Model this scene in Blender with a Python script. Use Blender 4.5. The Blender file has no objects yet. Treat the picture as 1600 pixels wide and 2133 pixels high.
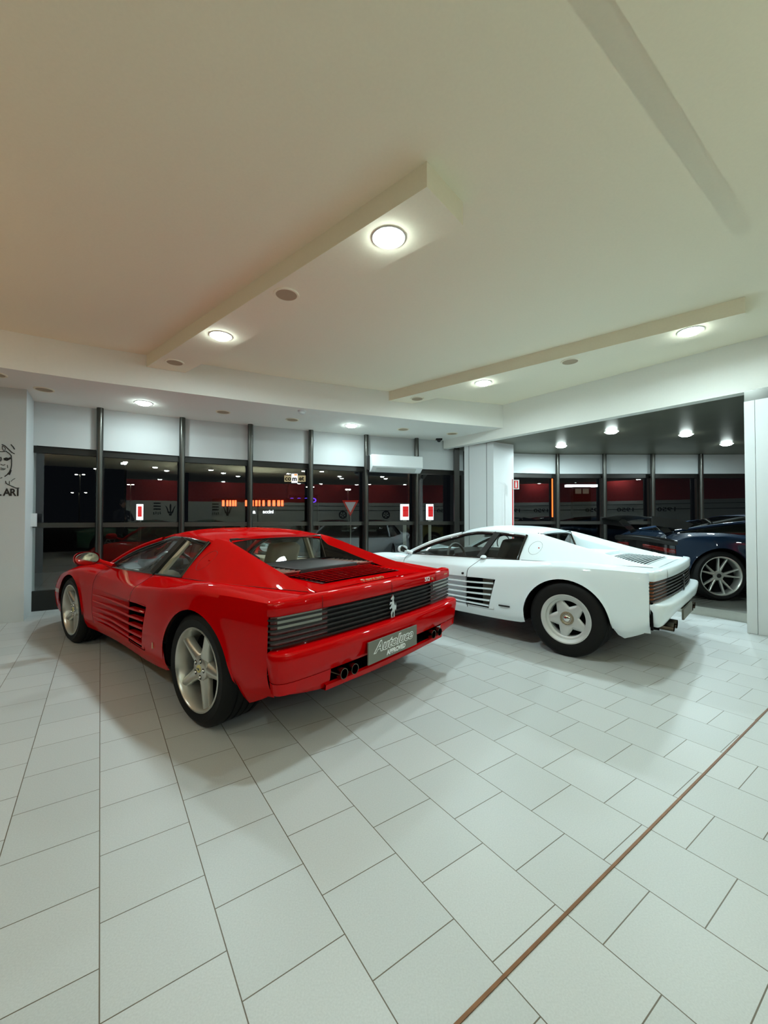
import bpy, bmesh, math, random
from math import sin, cos, pi, radians as rad, sqrt, atan2
from mathutils import Vector, Matrix
random.seed(7)
S = bpy.context.scene
# ------------------------------------------------------------------ camera
CAM_H, PITCH, FPX = 1.217, 0.0164, 852.0
cd = bpy.data.cameras.new('camera'); co = bpy.data.objects.new('camera', cd)
S.collection.objects.link(co); S.camera = co
co.location = (0, 0, CAM_H); co.rotation_euler = (pi/2 + PITCH, 0, 0)
cd.sensor_fit = 'HORIZONTAL'; cd.sensor_width = 36; cd.lens = 36*FPX/1600
cd.clip_start = .05; cd.clip_end = 400
# ------------------------------------------------------------------ world, exposure, lights
w = bpy.data.worlds.new('night'); S.world = w; w.use_nodes = True
w.node_tree.nodes['Background'].inputs[0].default_value = (.010, .012, .016, 1)
w.node_tree.nodes['Background'].inputs[1].default_value = 0.25
S.view_settings.view_transform = 'Standard'; S.view_settings.look = 'None'
S.view_settings.exposure = 0.0; S.view_settings.gamma = 1; S.view_settings.use_curve_mapping = False
LAMP_W = 20.5
COOL = (.76, .98, 1.03)
WARM = (1.0, .50, .16)
Z_SOFFIT, Z_BEAM, Z_CEIL, Z_BAY = 2.76, 3.01, 3.15, 2.595
# (x, y, z of the surface it is set in, power factor)
LAMPS = [(-1.60, 3.98, Z_BEAM, 1.1), (.03, 2.58, Z_BEAM, 1.15), (1.31, 5.37, Z_BEAM, 1.7), (2.93, 3.88, Z_BEAM, 1.5),
         (-3.2, 5.42, Z_SOFFIT, .5), (-.54, 6.74, Z_SOFFIT, .55),
         (3.36, 7.73, Z_BAY, 2.2), (3.60, 6.45, Z_BAY, 1.6), (4.94, 6.67, Z_BAY, 2.2),
         (1.55, .15, Z_CEIL, .5), (-1.3, -.6, Z_CEIL, .4), (3.6, .9, Z_CEIL, .5), (1.2, -2.4, Z_CEIL, .6), (4.8, -1.2, Z_CEIL, 1),
         (-3.6, 1.6, Z_CEIL, .3), (6.3, 7.5, Z_BAY, 1.2), (8.2, 2.6, Z_CEIL, 1.6), (9.6, .9, Z_CEIL, 1.8)]
EXTRA = [(-.5703*s_+.8216*n_, .8216*s_+.570*n_, Z_CEIL) for s_,n_ in ((-3.5,.55),(-4.5,.95),(-5.7,1.5),(-8.8,.7),(-9.6,3.2),(-8.8,4.1),(-11,.6),(-2.8,3.8),
         (-4.6,4.7),(-5.5,4.9),(-10.3,5.9),(-8.9,6.1),(-9.1,8.9),(-8.5,7.9),(-11,11),(-8.9,10.2))] + [(7.4, 5.6, Z_BAY)]

# ------------------------------------------------------------------ helpers
def link(o, parent=None):
    S.collection.objects.link(o)
    if parent is not None: o.parent = parent
    return o
def tag(o, label=None, cat=None, group=None, kind=None):
    if label: o['label'] = label
    if cat: o['category'] = cat
    if group: o['group'] = group
    if kind: o['kind'] = kind
    return o
def empty(name, loc=(0,0,0), rz=0, label=None, cat=None, group=None):
    o = bpy.data.objects.new(name, None); link(o); o.location = loc; o.rotation_euler = (0,0,rz)
    o.empty_display_size = .1
    return tag(o, label, cat, group)
def finish(me, ang):
    bm = bmesh.new(); bm.from_mesh(me); bmesh.ops.remove_doubles(bm, verts=bm.verts, dist=1e-5)
    bmesh.ops.dissolve_degenerate(bm, edges=bm.edges, dist=1e-6)
    bmesh.ops.recalc_face_normals(bm, faces=bm.faces); bm.to_mesh(me); bm.free()
    if ang:
        for p in me.polygons: p.use_smooth = True
        me.set_sharp_from_angle(angle=rad(ang))
class MB:
    def __init__(s): s.v = []; s.f = []
    def add(s, vs, fs):
        n = len(s.v); s.v += [tuple(v) for v in vs]; s.f += [tuple(i+n for i in f) for f in fs]; return s
    def box(s, lo, hi, M=None):
        (a,b,c),(d,e,f) = lo, hi
        vs = [Vector(p) for p in ((a,b,c),(d,b,c),(d,e,c),(a,e,c),(a,b,f),(d,b,f),(d,e,f),(a,e,f))]
        if M is not None: vs = [M @ v for v in vs]
        return s.add(vs, [(0,3,2,1),(4,5,6,7),(0,1,5,4),(1,2,6,5),(2,3,7,6),(3,0,4,7)])
    def bar(s, p, q, wd, ht, up=(0,0,1)):
        p = Vector(p); q = Vector(q); d = (q-p); L = d.length; d.normalize(); up = Vector(up)
        r = d.cross(up)
        if r.length < 1e-4: r = Vector((1,0,0))
        r.normalize(); u = r.cross(d)
        vs = [pp + r*a*wd/2 + u*b*ht/2 for pp in (p,q) for a,b in ((-1,-1),(1,-1),(1,1),(-1,1))]
        return s.add(vs, [(0,3,2,1),(4,5,6,7),(0,1,5,4),(1,2,6,5),(2,3,7,6),(3,0,4,7)])
    def grid(s, P, closed_u=False, closed_v=False):
        nu, nv = len(P), len(P[0]); n = len(s.v)
        for r in P: s.v += [tuple(p) for p in r]
        for i in range(nu if closed_u else nu-1):
            for j in range(nv if closed_v else nv-1):
                a = i*nv+j; b = ((i+1)%nu)*nv+j; c = ((i+1)%nu)*nv+(j+1)%nv; d = i*nv+(j+1)%nv
                s.f.append((n+a,n+b,n+c,n+d))
        return s
    def tube(s, pts, r, n=10, closed=False, caps=True):
        pts = [Vector(p) for p in pts]; rings = []; N = len(pts)
        prev = None
        for i,p in enumerate(pts):
            a = pts[(i-1)%N] if (closed or i>0) else p; b = pts[(i+1)%N] if (closed or i<N-1) else p
            t = (b-a).normalized()
            if prev is None:
                ref = Vector((0,0,1)) if abs(t.z) < .9 else Vector((1,0,0)); u = t.cross(ref).normalized()
            else: u = (prev - t*prev.dot(t)).normalized()
            prev = u; v = t.cross(u); rr = r[i] if isinstance(r,(list,tuple)) else r
            rings.append([p + u*cos(2*pi*k/n)*rr + v*sin(2*pi*k/n)*rr for k in range(n)])
        m = len(s.v); s.grid(rings, closed_u=closed, closed_v=True)
        if caps and not closed:
            s.f.append(tuple(m+k for k in range(n))[::-1]); s.f.append(tuple(m+(N-1)*n+k for k in range(n)))
        return s
    def lathe(s, prof, n=48, M=None):     # prof (radius, height) about z
        rings = []
        for r,z in prof:
            ring = [Vector((r*cos(2*pi*k/n), r*sin(2*pi*k/n), z)) for k in range(n)]
            if M is not None: ring = [M @ v for v in ring]
            rings.append(ring)
        return s.grid(rings, closed_v=True)
    def poly(s, pts2, z0, z1, M=None):    # extruded polygon
        n = len(pts2); vs = [Vector((x,y,z0)) for x,y in pts2] + [Vector((x,y,z1)) for x,y in pts2]
        if M is not None: vs = [M @ v for v in vs]
        return s.add(vs, [tuple(range(n))[::-1], tuple(range(n,2*n))] + [(i,(i+1)%n,n+(i+1)%n,n+i) for i in range(n)])
    def mirror_y(s):
        n = len(s.v); s.v += [(x,-y,z) for x,y,z in s.v]; s.f += [tuple(n+i for i in f)[::-1] for f in s.f]; return s
    def build(s, name, mat, parent=None, ang=35, bevel=0, label=None):
        me = bpy.data.meshes.new(name); me.from_pydata(s.v, [], s.f); finish(me, 0)
        if bevel:
            bm = bmesh.new(); bm.from_mesh(me)
            es = [e for e in bm.edges if len(e.link_faces)==2 and e.calc_face_angle(0) > rad(25)]
            bmesh.ops.bevel(bm, geom=es, offset=bevel, segments=3, profile=.6, affect='EDGES', clamp_overlap=True)
            bm.to_mesh(me); bm.free()
        if ang:
            for p in me.polygons: p.use_smooth = True
            me.set_sharp_from_angle(angle=rad(ang))
        me.materials.append(mat)
        o = bpy.data.objects.new(name, me); link(o, parent)
        if label: o['label'] = label
        return o
def struct(name, mb, mat, ang=35, parent=None, bevel=0):
    o = mb.build(name, mat, parent, ang, bevel)
    if parent is None: o['kind'] = 'structure'
    return o
def copy_tree(o, parent=None):
    c = o.copy(); S.collection.objects.link(c); c.parent = parent
    for ch in o.children: copy_tree(ch, c)
    return c
def text(name, body, size, mat, parent, M, ext=.001, align='CENTER', shear=0, bold=0, sx=1):
    cu = bpy.data.curves.new(name, 'FONT'); cu.body = body; cu.size = size; cu.extrude = ext; cu.align_x = align
    cu.align_y = 'CENTER'; cu.shear = shear; cu.offset = bold; cu.resolution_u = 3
    t = bpy.data.objects.new(name+'_curve', cu); S.collection.objects.link(t)
    me = bpy.data.meshes.new_from_object(t.evaluated_get(bpy.context.evaluated_depsgraph_get()))
    bpy.data.objects.remove(t); bpy.data.curves.remove(cu)
    me.transform(M @ Matrix.Diagonal((sx,1,1,1))); me.name = name; me.materials.clear(); me.materials.append(mat)
    o = bpy.data.objects.new(name, me); return link(o, parent)
def frame(origin, xdir, zdir):             # matrix with local x, local y(up) and z(normal)
    x = Vector(xdir).normalized(); z = Vector(zdir).normalized(); y = z.cross(x)
    M = Matrix((x,y,z)).transposed().to_4x4(); M.translation = Vector(origin); return M
def pchip(tab):
    xs = [p[0] for p in tab]; ys = [p[1] for p in tab]; n = len(xs)
    h = [xs[i+1]-xs[i] for i in range(n-1)]; d = [(ys[i+1]-ys[i])/h[i] for i in range(n-1)]
    m = [d[0]] + [0]*(n-2) + [d[-1]]
    for i in range(1,n-1):
        if d[i-1]*d[i] > 0:
            w1 = 2*h[i]+h[i-1]; w2 = h[i]+2*h[i-1]; m[i] = (w1+w2)/(w1/d[i-1]+w2/d[i])
    def f(x):
        if x <= xs[0]: return ys[0]
        if x >= xs[-1]: return ys[-1]
        i = 0
        while xs[i+1] < x: i += 1
        t = (x-xs[i])/h[i]; t2=t*t; t3=t2*t
        return (2*t3-3*t2+1)*ys[i] + (t3-2*t2+t)*h[i]*m[i] + (-2*t3+3*t2)*ys[i+1] + (t3-t2)*h[i]*m[i+1]
    return f
def catmull(pts, sub=6):
    P = [Vector(p) for p in pts]; out = []
    for i in range(len(P)-1):
        a = P[i-1] if i>0 else P[i]*2-P[i+1]; b=P[i]; c=P[i+1]; d = P[i+2] if i+2<len(P) else P[i+1]*2-P[i]
        for k in range(sub):
            t=k/sub; out.append(.5*((2*b)+(c-a)*t+(2*a-5*b+4*c-d)*t*t+(3*b-a-3*c+d)*t**3))
    out.append(P[-1]); return out
def lerp(a,b,t): return a+(b-a)*t

# ------------------------------------------------------------------ materials
def mat(name, col, rough=.5, metal=0, spec=.5, coat=0, coat_r=.03, emit=None, es=0, noise=0, bump=0, nscale=40, trans=0, ior=1.45, alpha=1):
    m = bpy.data.materials.new(name); m.use_nodes = True; nt = m.node_tree; b = nt.nodes['Principled BSDF']
    b.inputs['Base Color'].default_value = (*col,1); b.inputs['Roughness'].default_value = rough
    b.inputs['Metallic'].default_value = metal; b.inputs['Specular IOR Level'].default_value = spec
    b.inputs['Coat Weight'].default_value = coat; b.inputs['Coat Roughness'].default_value = coat_r
    b.inputs['Transmission Weight'].default_value = trans; b.inputs['IOR'].default_value = ior
    if emit: b.inputs['Emission Color'].default_value = (*emit,1); b.inputs['Emission Strength'].default_value = es
    if noise or bump:
        tc = nt.nodes.new('ShaderNodeTexCoord'); n = nt.nodes.new('ShaderNodeTexNoise'); n.inputs['Scale'].default_value = nscale
        n.inputs['Detail'].default_value = 4; nt.links.new(tc.outputs['Object'], n.inputs['Vector'])
        if noise:
            mx = nt.nodes.new('ShaderNodeMix'); mx.data_type = 'RGBA'
            mx.inputs['A'].default_value = (*[c*(1-noise) for c in col],1); mx.inputs['B'].default_value = (*[min(1,c*(1+noise)) for c in col],1)
            nt.links.new(n.outputs['Fac'], mx.inputs['Factor']); nt.links.new(mx.outputs['Result'], b.inputs['Base Color'])
        if bump:
            bp = nt.nodes.new('ShaderNodeBump'); bp.inputs['Strength'].default_value = bump; bp.inputs['Distance'].default_value = .002
            nt.links.new(n.outputs['Fac'], bp.inputs['Height']); nt.links.new(bp.outputs['Normal'], b.inputs['Normal'])
    return m
def thin_glass(name, tint=(1,1,1), refl=1.0, base=.0):
    m = bpy.data.materials.new(name); m.use_nodes = True; nt = m.node_tree; nt.nodes.clear()
    out = nt.nodes.new('ShaderNodeOutputMaterial'); tr = nt.nodes.new('ShaderNodeBsdfTransparent'); gl = nt.nodes.new('ShaderNodeBsdfGlossy')
    gl.inputs['Roughness'].default_value = 0.0; tr.inputs[0].default_value = (*tint,1)
    fr = nt.nodes.new('ShaderNodeLayerWeight'); fr.inputs['Blend'].default_value = .5
    mp = nt.nodes.new('ShaderNodeMapRange'); mp.inputs['From Min'].default_value = 0; mp.inputs['From Max'].default_value = 1
    pw = nt.nodes.new('ShaderNodeMath'); pw.operation = 'POWER'; pw.inputs[1].default_value = 4
    nt.links.new(fr.outputs['Facing'], pw.inputs[0]); nt.links.new(pw.outputs[0], mp.inputs['Value'])
    mp.inputs['To Min'].default_value = .07*refl; mp.inputs['To Max'].default_value = .9
    mx = nt.nodes.new('ShaderNodeMixShader'); nt.links.new(mp.outputs[0], mx.inputs[0]); nt.links.new(tr.outputs[0], mx.inputs[1]); nt.links.new(gl.outputs[0], mx.inputs[2])
    nt.links.new(mx.outputs[0], out.inputs[0]); return m
def emis(name, col, st):
    m = bpy.data.materials.new(name); m.use_nodes = True; nt = m.node_tree; nt.nodes.clear()
    out = nt.nodes.new('ShaderNodeOutputMaterial'); e = nt.nodes.new('ShaderNodeEmission'); e.inputs[0].default_value = (*col,1); e.inputs[1].default_value = st
    nt.links.new(e.outputs[0], out.inputs[0]); return m
def floor_mat():
    m = bpy.data.materials.new('porcelain_tiles'); m.use_nodes = True; nt = m.node_tree; b = nt.nodes['Principled BSDF']; L = nt.links.new
    tc = nt.nodes.new('ShaderNodeTexCoord'); sp = nt.nodes.new('ShaderNodeSeparateXYZ'); L(tc.outputs['Object'], sp.inputs[0])
    def lin(a, bb, c):
        m1 = nt.nodes.new('ShaderNodeMath'); m1.operation='MULTIPLY'; m1.inputs[1].default_value = a; L(sp.outputs[0], m1.inputs[0])
        m2 = nt.nodes.new('ShaderNodeMath'); m2.operation='MULTIPLY_ADD'; m2.inputs[1].default_value = bb; L(sp.outputs[1], m2.inputs[0]); L(m1.outputs[0], m2.inputs[2])
        m3 = nt.nodes.new('ShaderNodeMath'); m3.operation='ADD'; m3.inputs[1].default_value = c; L(m2.outputs[0], m3.inputs[0]); return m3.outputs[0]
    T = .298
    u = lin(.570/T, -.8216/T, -1.019/T+40.0); v = lin(.8216/.2955, .570/.2955, -.0095/.2955+40.0)
    cb = nt.nodes.new('ShaderNodeCombineXYZ'); L(u, cb.inputs[0]); L(v, cb.inputs[1])
    br = nt.nodes.new('ShaderNodeTexBrick'); br.offset = .5; br.offset_frequency = 2; br.squash = 1
    for k,vv in (('Scale',1),('Mortar Size',.0062),('Mortar Smooth',.25),('Brick Width',1.0),('Row Height',1.0),('Bias',0)): br.inputs[k].default_value = vv
    br.inputs['Color1'].default_value = (.47,.495,.485,1); br.inputs['Color2'].default_value = (.515,.535,.525,1); br.inputs['Mortar'].default_value = (.11,.085,.05,1)
    L(cb.outputs[0], br.inputs['Vector'])
    ns = nt.nodes.new('ShaderNodeTexNoise'); ns.inputs['Scale'].default_value = 190; ns.inputs['Detail'].default_value = 5; L(tc.outputs['Object'], ns.inputs['Vector'])
    mx = nt.nodes.new('ShaderNodeMix'); mx.data_type='RGBA'; mx.blend_type = 'MULTIPLY'; mx.inputs['Factor'].default_value = 1
    mr = nt.nodes.new('ShaderNodeMapRange'); mr.inputs['To Min'].default_value = .84; mr.inputs['To Max'].default_value = 1.14; L(ns.outputs['Fac'], mr.inputs['Value'])
    L(br.outputs['Color'], mx.inputs['A']); L(mr.outputs[0], mx.inputs['B']); L(mx.outputs['Result'], b.inputs['Base Color'])
    b.inputs['Roughness'].default_value = .42; b.inputs['Specular IOR Level'].default_value = .45
    bp = nt.nodes.new('ShaderNodeBump'); bp.inputs['Strength'].default_value = .35; bp.inputs['Distance'].default_value = .0015
    sm = nt.nodes.new('ShaderNodeMath'); sm.operation='MULTIPLY_ADD'; sm.inputs[1].default_value = -1; L(br.outputs['Fac'], sm.inputs[0])
    m4 = nt.nodes.new('ShaderNodeMath'); m4.operation='MULTIPLY'; m4.inputs[1].default_value = .15; L(ns.outputs['Fac'], m4.inputs[0]); L(m4.outputs[0], sm.inputs[2])
    L(sm.outputs[0], bp.inputs['Height']); L(bp.outputs['Normal'], b.inputs['Normal'])
    return m
M = dict(
 floor=floor_mat(),
 ceil=mat('ceiling_paint', (.87,.81,.63), .9, noise=.03, bump=.15, nscale=60),
 wall=mat('wall_paint', (.62,.67,.67), .85, noise=.03, bump=.2, nscale=90),
 fascia=mat('fascia_paint', (.86,.86,.79), .85, noise=.02),
 panel=mat('white_laminate', (.66,.68,.67), .35, noise=.01),
 blind=mat('blind_fabric', (.58,.61,.60), .9, noise=.03, bump=.3, nscale=300),
 pipe=mat('dark_steel_pipe', (.09,.09,.08), .28, metal=.85),
 frame=mat('window_frame_dark', (.025,.025,.022), .35, metal=.5),
 rail=mat('bronze_rail', (.08,.08,.07), .3, metal=.7),
 glass=thin_glass('window_glass', (.9,.95,.93), 1.6),
 carglass=thin_glass('car_glass', (.78,.82,.80), .55),
 darkglass=thin_glass('tinted_glass', (.35,.38,.38), .9),
 baymetal=mat('bay_ceiling_metal', (.22,.22,.165), .42, metal=.55, noise=.12, nscale=3),
 copper=mat('copper_strip', (.17,.075,.03), .45, metal=.6, noise=.35, nscale=30),
 steel=mat('brushed_steel', (.55,.54,.48), .35, metal=.9, noise=.1, nscale=15),
 tread=mat('tread_plate', (.22,.22,.19), .4, metal=.6, bump=1, nscale=60),
 red=mat('red_car_paint', (.50,.0006,.0015), .5, spec=.0, coat=.45, coat_r=.012),
 white=mat('white_car_paint', (.80,.90,.93), .5, spec=.1, coat=.6, coat_r=.02),
 blue=mat('dark_blue_car_paint', (.003,.014,.035), .5, spec=.1, coat=.9, coat_r=.015),
 grey=mat('grey_car_paint', (.16,.18,.15), .35, coat=.8),
 green=mat('green_car_paint', (.02,.10,.06), .3, coat=.8),
 yellow=mat('yellow_car_paint', (.35,.30,.05), .3, coat=.8),
 black=mat('gloss_black', (.006,.006,.006), .15, coat=.5),
 satin=mat('satin_black', (.012,.012,.011), .45),
 matte=mat('matte_black', (.004,.004,.004), .9, spec=.1),
 rubber=mat('tyre_rubber', (.008,.008,.0075), .6, spec=.22, bump=.2, nscale=90),
 alloy=mat('silver_alloy', (.56,.56,.51), .3, metal=.75),
 alloy_w=mat('painted_alloy', (.58,.60,.58), .38, metal=.35),
 brass=mat('dull_gold_hub', (.32,.27,.18), .4, metal=.7),
 chrome=mat('chrome', (.8,.8,.78), .08, metal=1),
 chromed=mat('exhaust_chrome', (.16,.12,.09), .2, metal=1),
 yellowcap=mat('yellow_cap', (.62,.55,.22), .4),
 cream=mat('cream_leather', (.60,.52,.38), .55, bump=.2, nscale=120),
 creamw=mat('pale_leather', (.55,.56,.50), .5, bump=.1, nscale=120),
 blackl=mat('black_leather', (.03,.03,.028), .5),
 lensred=mat('red_lens', (.10,.004,.003), .12, coat=1),
 lensclear=mat('clear_lens', (.38,.40,.36), .1, coat=1),
 lensamber=mat('amber_lens', (.30,.075,.015), .12, coat=1),
 plate=mat('grey_plate', (.17,.175,.145), .5),
 letter=mat('white_letter', (.85,.88,.88), .5),
 letterdk=mat('dark_letter', (.02,.02,.018), .6),
 darkred=mat('dark_red_seam_shade', (.05,0,0), .5),
 gold=mat('gold_script', (.75,.55,.35), .3, metal=.6),
 signred=mat('sign_red', (.65,.02,.015), .5),
 plastic=mat('white_plastic', (.70,.74,.73), .4),
 grillec=mat('speaker_grille', (.42,.33,.22), .8, noise=.1, nscale=400),
 wallred=mat('red_wall_band', (.42,.02,.015), .6),
 wallgrey=mat('pale_wall_panel', (.55,.57,.54), .6),
 lamp=emis('lamp_diffuser', (.84,1.0,.98), 75.0),
 asphalt=mat('asphalt', (.03,.03,.03), .8),
)
# ------------------------------------------------------------------ room
DA = Vector((-.570,.8216,0)); DB = Vector((.8216,.570,0)); Z = Vector((0,0,1))
def AB(s, n, z=0): return DA*s + DB*n + Z*z
struct('floor', MB().add([AB(-13,-5.2), AB(-13,15), AB(12,15), AB(12,-5.2)], [(0,1,2,3)]), M['floor'], 0)
# expansion strip across the tiles
st = MB().box((0,-.0045,0),(9.5,.0045,.003), frame(AB(.679,-2.5), DB, Z) @ Matrix.Rotation(.0143,4,'Z'))
struct('trim_1', st, M['copper'], 0)
C_ = [AB(-13,-5.2,Z_CEIL), AB(-13,15,Z_CEIL), AB(12,15,Z_CEIL), AB(12,-5.2,Z_CEIL)]
struct('ceiling', MB().add(C_ + [v+Z*.15 for v in C_], [(0,3,2,1),(4,5,6,7),(0,1,5,4),(1,2,6,5),(2,3,7,6),(3,0,4,7)]), M['ceil'], 0)
# slightly lower ceiling field over the camera side
P0 = Vector((.84,1.455,0)); P1 = Vector((1.66,2.065,0)); dirB = (P1-P0).normalized(); P2 = P1 + dirB*.95
back = DA*-4.2
q = [P0-dirB*.25, P2, P2+back, P0-dirB*.25+back]
struct('ceiling_lowered_field', MB().add([Vector((v.x,v.y,z)) for z in (3.10,3.15) for v in q], [(0,3,2,1),(4,5,6,7),(0,1,5,4),(1,2,6,5),(2,3,7,6),(3,0,4,7)]), M['ceil'], 0)
# dropped beams
def beam(name, a, b, wdt, z0):
    a = Vector((*a,0)); b = Vector((*b,0)); d = (b-a).normalized(); n = Vector((-d.y,d.x,0))
    if n.dot(a) < 0: n = -n
    mb = MB().add([Vector((v.x,v.y,z)) for z in (z0, Z_CEIL+.02) for v in (a,b,b+n*wdt,a+n*wdt)], [(0,3,2,1),(4,5,6,7),(0,1,5,4),(1,2,6,5),(2,3,7,6),(3,0,4,7)])
    return struct(name, mb, M['ceil'], 0)
BD = (Vector((.232,2.18,0))-Vector((-2.815,4.81,0))).normalized()
beam('ceiling_beam', (-2.815-BD.x*.45, 4.81-BD.y*.45), (.232,2.18), .385, Z_BEAM)
beam('ceiling_beam', (.022-BD.x*.45,6.235-BD.y*.45), (3.145,3.53), .36, Z_BEAM)
# soffit along the glass front, with its fascia
EDGE = [(-6.6,2.25),(-5.2,3.2),(-3.914,4.143),(-3.596,4.351),(-3.244,4.571),(-2.81,4.801),(-2.131,5.163),(-1.322,5.588),(-.691,5.870),(.022,6.165),(.962,6.555),(2.02,6.92)]
EDGE = [tuple(v[:2]) for v in catmull([(x,y,0) for x,y in EDGE], 4)]
FAC = [(-4.95,5.05),(-3.958,5.681),(-3.08,6.223),(-2.184,6.668),(-1.272,7.104),(-.327,7.512),(.627,7.828),(1.62,8.15),(2.66,8.53),(3.70,8.70),(4.70,8.70),(5.73,8.70),(6.76,8.70),(7.80,8.66)]
OUT = [(-8,5.2),(-4.6,6.6),(.5,8.9),(4,9.6)]
inner = [Vector((x,y,Z_SOFFIT)) for x,y in EDGE]; L = len(inner)
def nearest_out(i): 
    t = i/(L-1)*(len(OUT)-1); k = min(int(t),len(OUT)-2); f = t-k
    return Vector((lerp(OUT[k][0],OUT[k+1][0],f), lerp(OUT[k][1],OUT[k+1][1],f), Z_SOFFIT))
outer = [nearest_out(i) for i in range(L)]
sf = MB().grid([inner, outer, [v+Z*.39 for v in outer]]); sf.grid([inner, [v+Z*.40 for v in inner]])
struct('ceiling_soffit', sf, M['fascia'], 0)
# lintel over the side bay
LD = Vector((.607,-.7947,0)); LN = Vector((.7947,.607,0)); L0 = Vector((1.172,8.03,0)); L1 = L0 + LD*8.5
struct('wall_lintel', MB().add([Vector((v.x,v.y,z)) for z in (Z_BAY, 3.16) for v in (L0,L1,L1+LN*.14,L0+LN*.14)], [(0,3,2,1),(4,5,6,7),(0,1,5,4),(1,2,6,5),(2,3,7,6),(3,0,4,7)]), M['fascia'], 0)
q = [L0+LN*.141-LD*.4, L1+LN*.141, L1+LN*7.5, L0+LN*7.0-LD*1.3]
struct('ceiling_bay', MB().add([Vector((v.x,v.y,z)) for z in (Z_BAY+.004,Z_BAY+.1) for v in q], [(0,3,2,1),(4,5,6,7),(0,1,5,4),(1,2,6,5),(2,3,7,6),(3,0,4,7)]), M['baymetal'], 0)
# bay platform
q0 = Vector((3.93,5.34,0)); pd_ = Vector((.528,-.849,0)); pn = Vector((.849,.528,0))
q = [q0-pd_*4.3, q0+pd_*1.3, q0+pd_*1.3+pn*6, q0-pd_*4.3+pn*6]
struct('floor_platform', MB().add([Vector((v.x,v.y,z)) for z in (.002,.105) for v in q], [(0,3,2,1),(4,5,6,7),(0,1,5,4),(1,2,6,5),(2,3,7,6),(3,0,4,7)]), M['tread'], 0)
struct('trim_2', MB().bar(q[0]+Z*.053-pn*.012, q[1]+Z*.053-pn*.012, .022, .106), M['steel'], 0)
ribs = MB()
for k in range(26): ribs.bar(q0-pd_*(-.1)+pd_*(-k*.075)+pn*.05+Z*.109, q0+pd_*(.1-k*.075)+pn*1.9+Z*.109, .02, .008)
struct('trim_3', ribs, M['tread'], 0)
# white sliding panel under the lintel, right of the bay
A0 = Vector((3.862,4.372,0)); PD = Vector((.607,-.7947,0))
pan = MB()
for a,b in ((0,.085),(.089,1.3),(1.304,2.6)):
    pan.bar(A0+PD*a+Z*1.238+LN*.04, A0+PD*b+Z*1.238+LN*.04, .06, 2.47)
struct('wall_right_panel', pan, M['panel'], 0)
struct('trim_4', MB().bar(A0+Z*2.53+LN*.05, A0+PD*2.6+Z*2.53+LN*.05, .05, .12), M['rail'], 0)  # dark header strip; its colour holds the shadow above the panel
# column between the two glass fronts
cA = Vector((1.965,7.33,0)); cL = Vector((1.53,7.78,0)); cR = Vector((2.42,7.62,0)); cB = cL+cR-cA
struct('wall_column', MB().poly([(v.x,v.y) for v in (cA,cR,cB,cL)], .0, Z_BAY+.02), M['panel'], 0)
def vstrip(a,b,t,wd): p=a.lerp(b,t); d=(b-a).normalized(); n=Vector((d.y,-d.x,0)); return MB().bar(p+n*.001+Z*.0,p+n*.001+Z*Z_BAY,wd,.004, up=n)
struct('trim_6', vstrip(cL,cA,.78,.006), M['letterdk'], 0)
struct('trim_7', vstrip(cL,cA,.17,.006), M['letterdk'], 0)
# left wall
wl = [Vector((-4.262,4.856,0)), Vector((-4.57,5.31,0)), Vector((-4.9,5.75,0)), Vector((-7.6,4.9,0)), Vector((-7.2,3.55,0))]
struct('wall_left', MB().poly([(v.x,v.y) for v in wl], 0, Z_CEIL+.02), M['wall'], 0)
struct('wall_left_rear', MB().bar(Vector((-7.2,3.55,1.58)), AB(-13,-3.9,1.58), .1, 3.16), M['satin'], 0)
# wall behind the camera: red band over pale panel, seen in the glass
wb0 = AB(-5,-.45); wb1 = AB(-5,15)
struct('wall_back_dark', MB().bar(AB(-5,-5,1.58), AB(-5,-.45,1.58), .1, 3.16), M['matte'], 0)
struct('wall_back', MB().bar(wb0+Z*.975, wb1+Z*.975, .1, 1.95), M['wallgrey'], 0)
struct('wall_back_band', MB().bar(wb0+Z*2.37, wb1+Z*2.37, .1, .84), M['wallred'], 0)
struct('wall_hall_end', MB().bar(AB(-13,-5,1.58), AB(-13,15,1.58), .1, 3.16), M['satin'], 0)
struct('wall_far_right', MB().bar(AB(-13,13.5,1.58), AB(.2,13.5,1.58), .1, 3.16), M['wallgrey'], 0)
for k,(z,h) in enumerate(((1.80,.02),(1.60,.025),(1.05,.025),(.95,.04))):
    struct('trim_%d'%(8+k), MB().bar(AB(-4.94,2,z), AB(-4.94,13,z), .01, h), M['letterdk'], 0)
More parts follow.
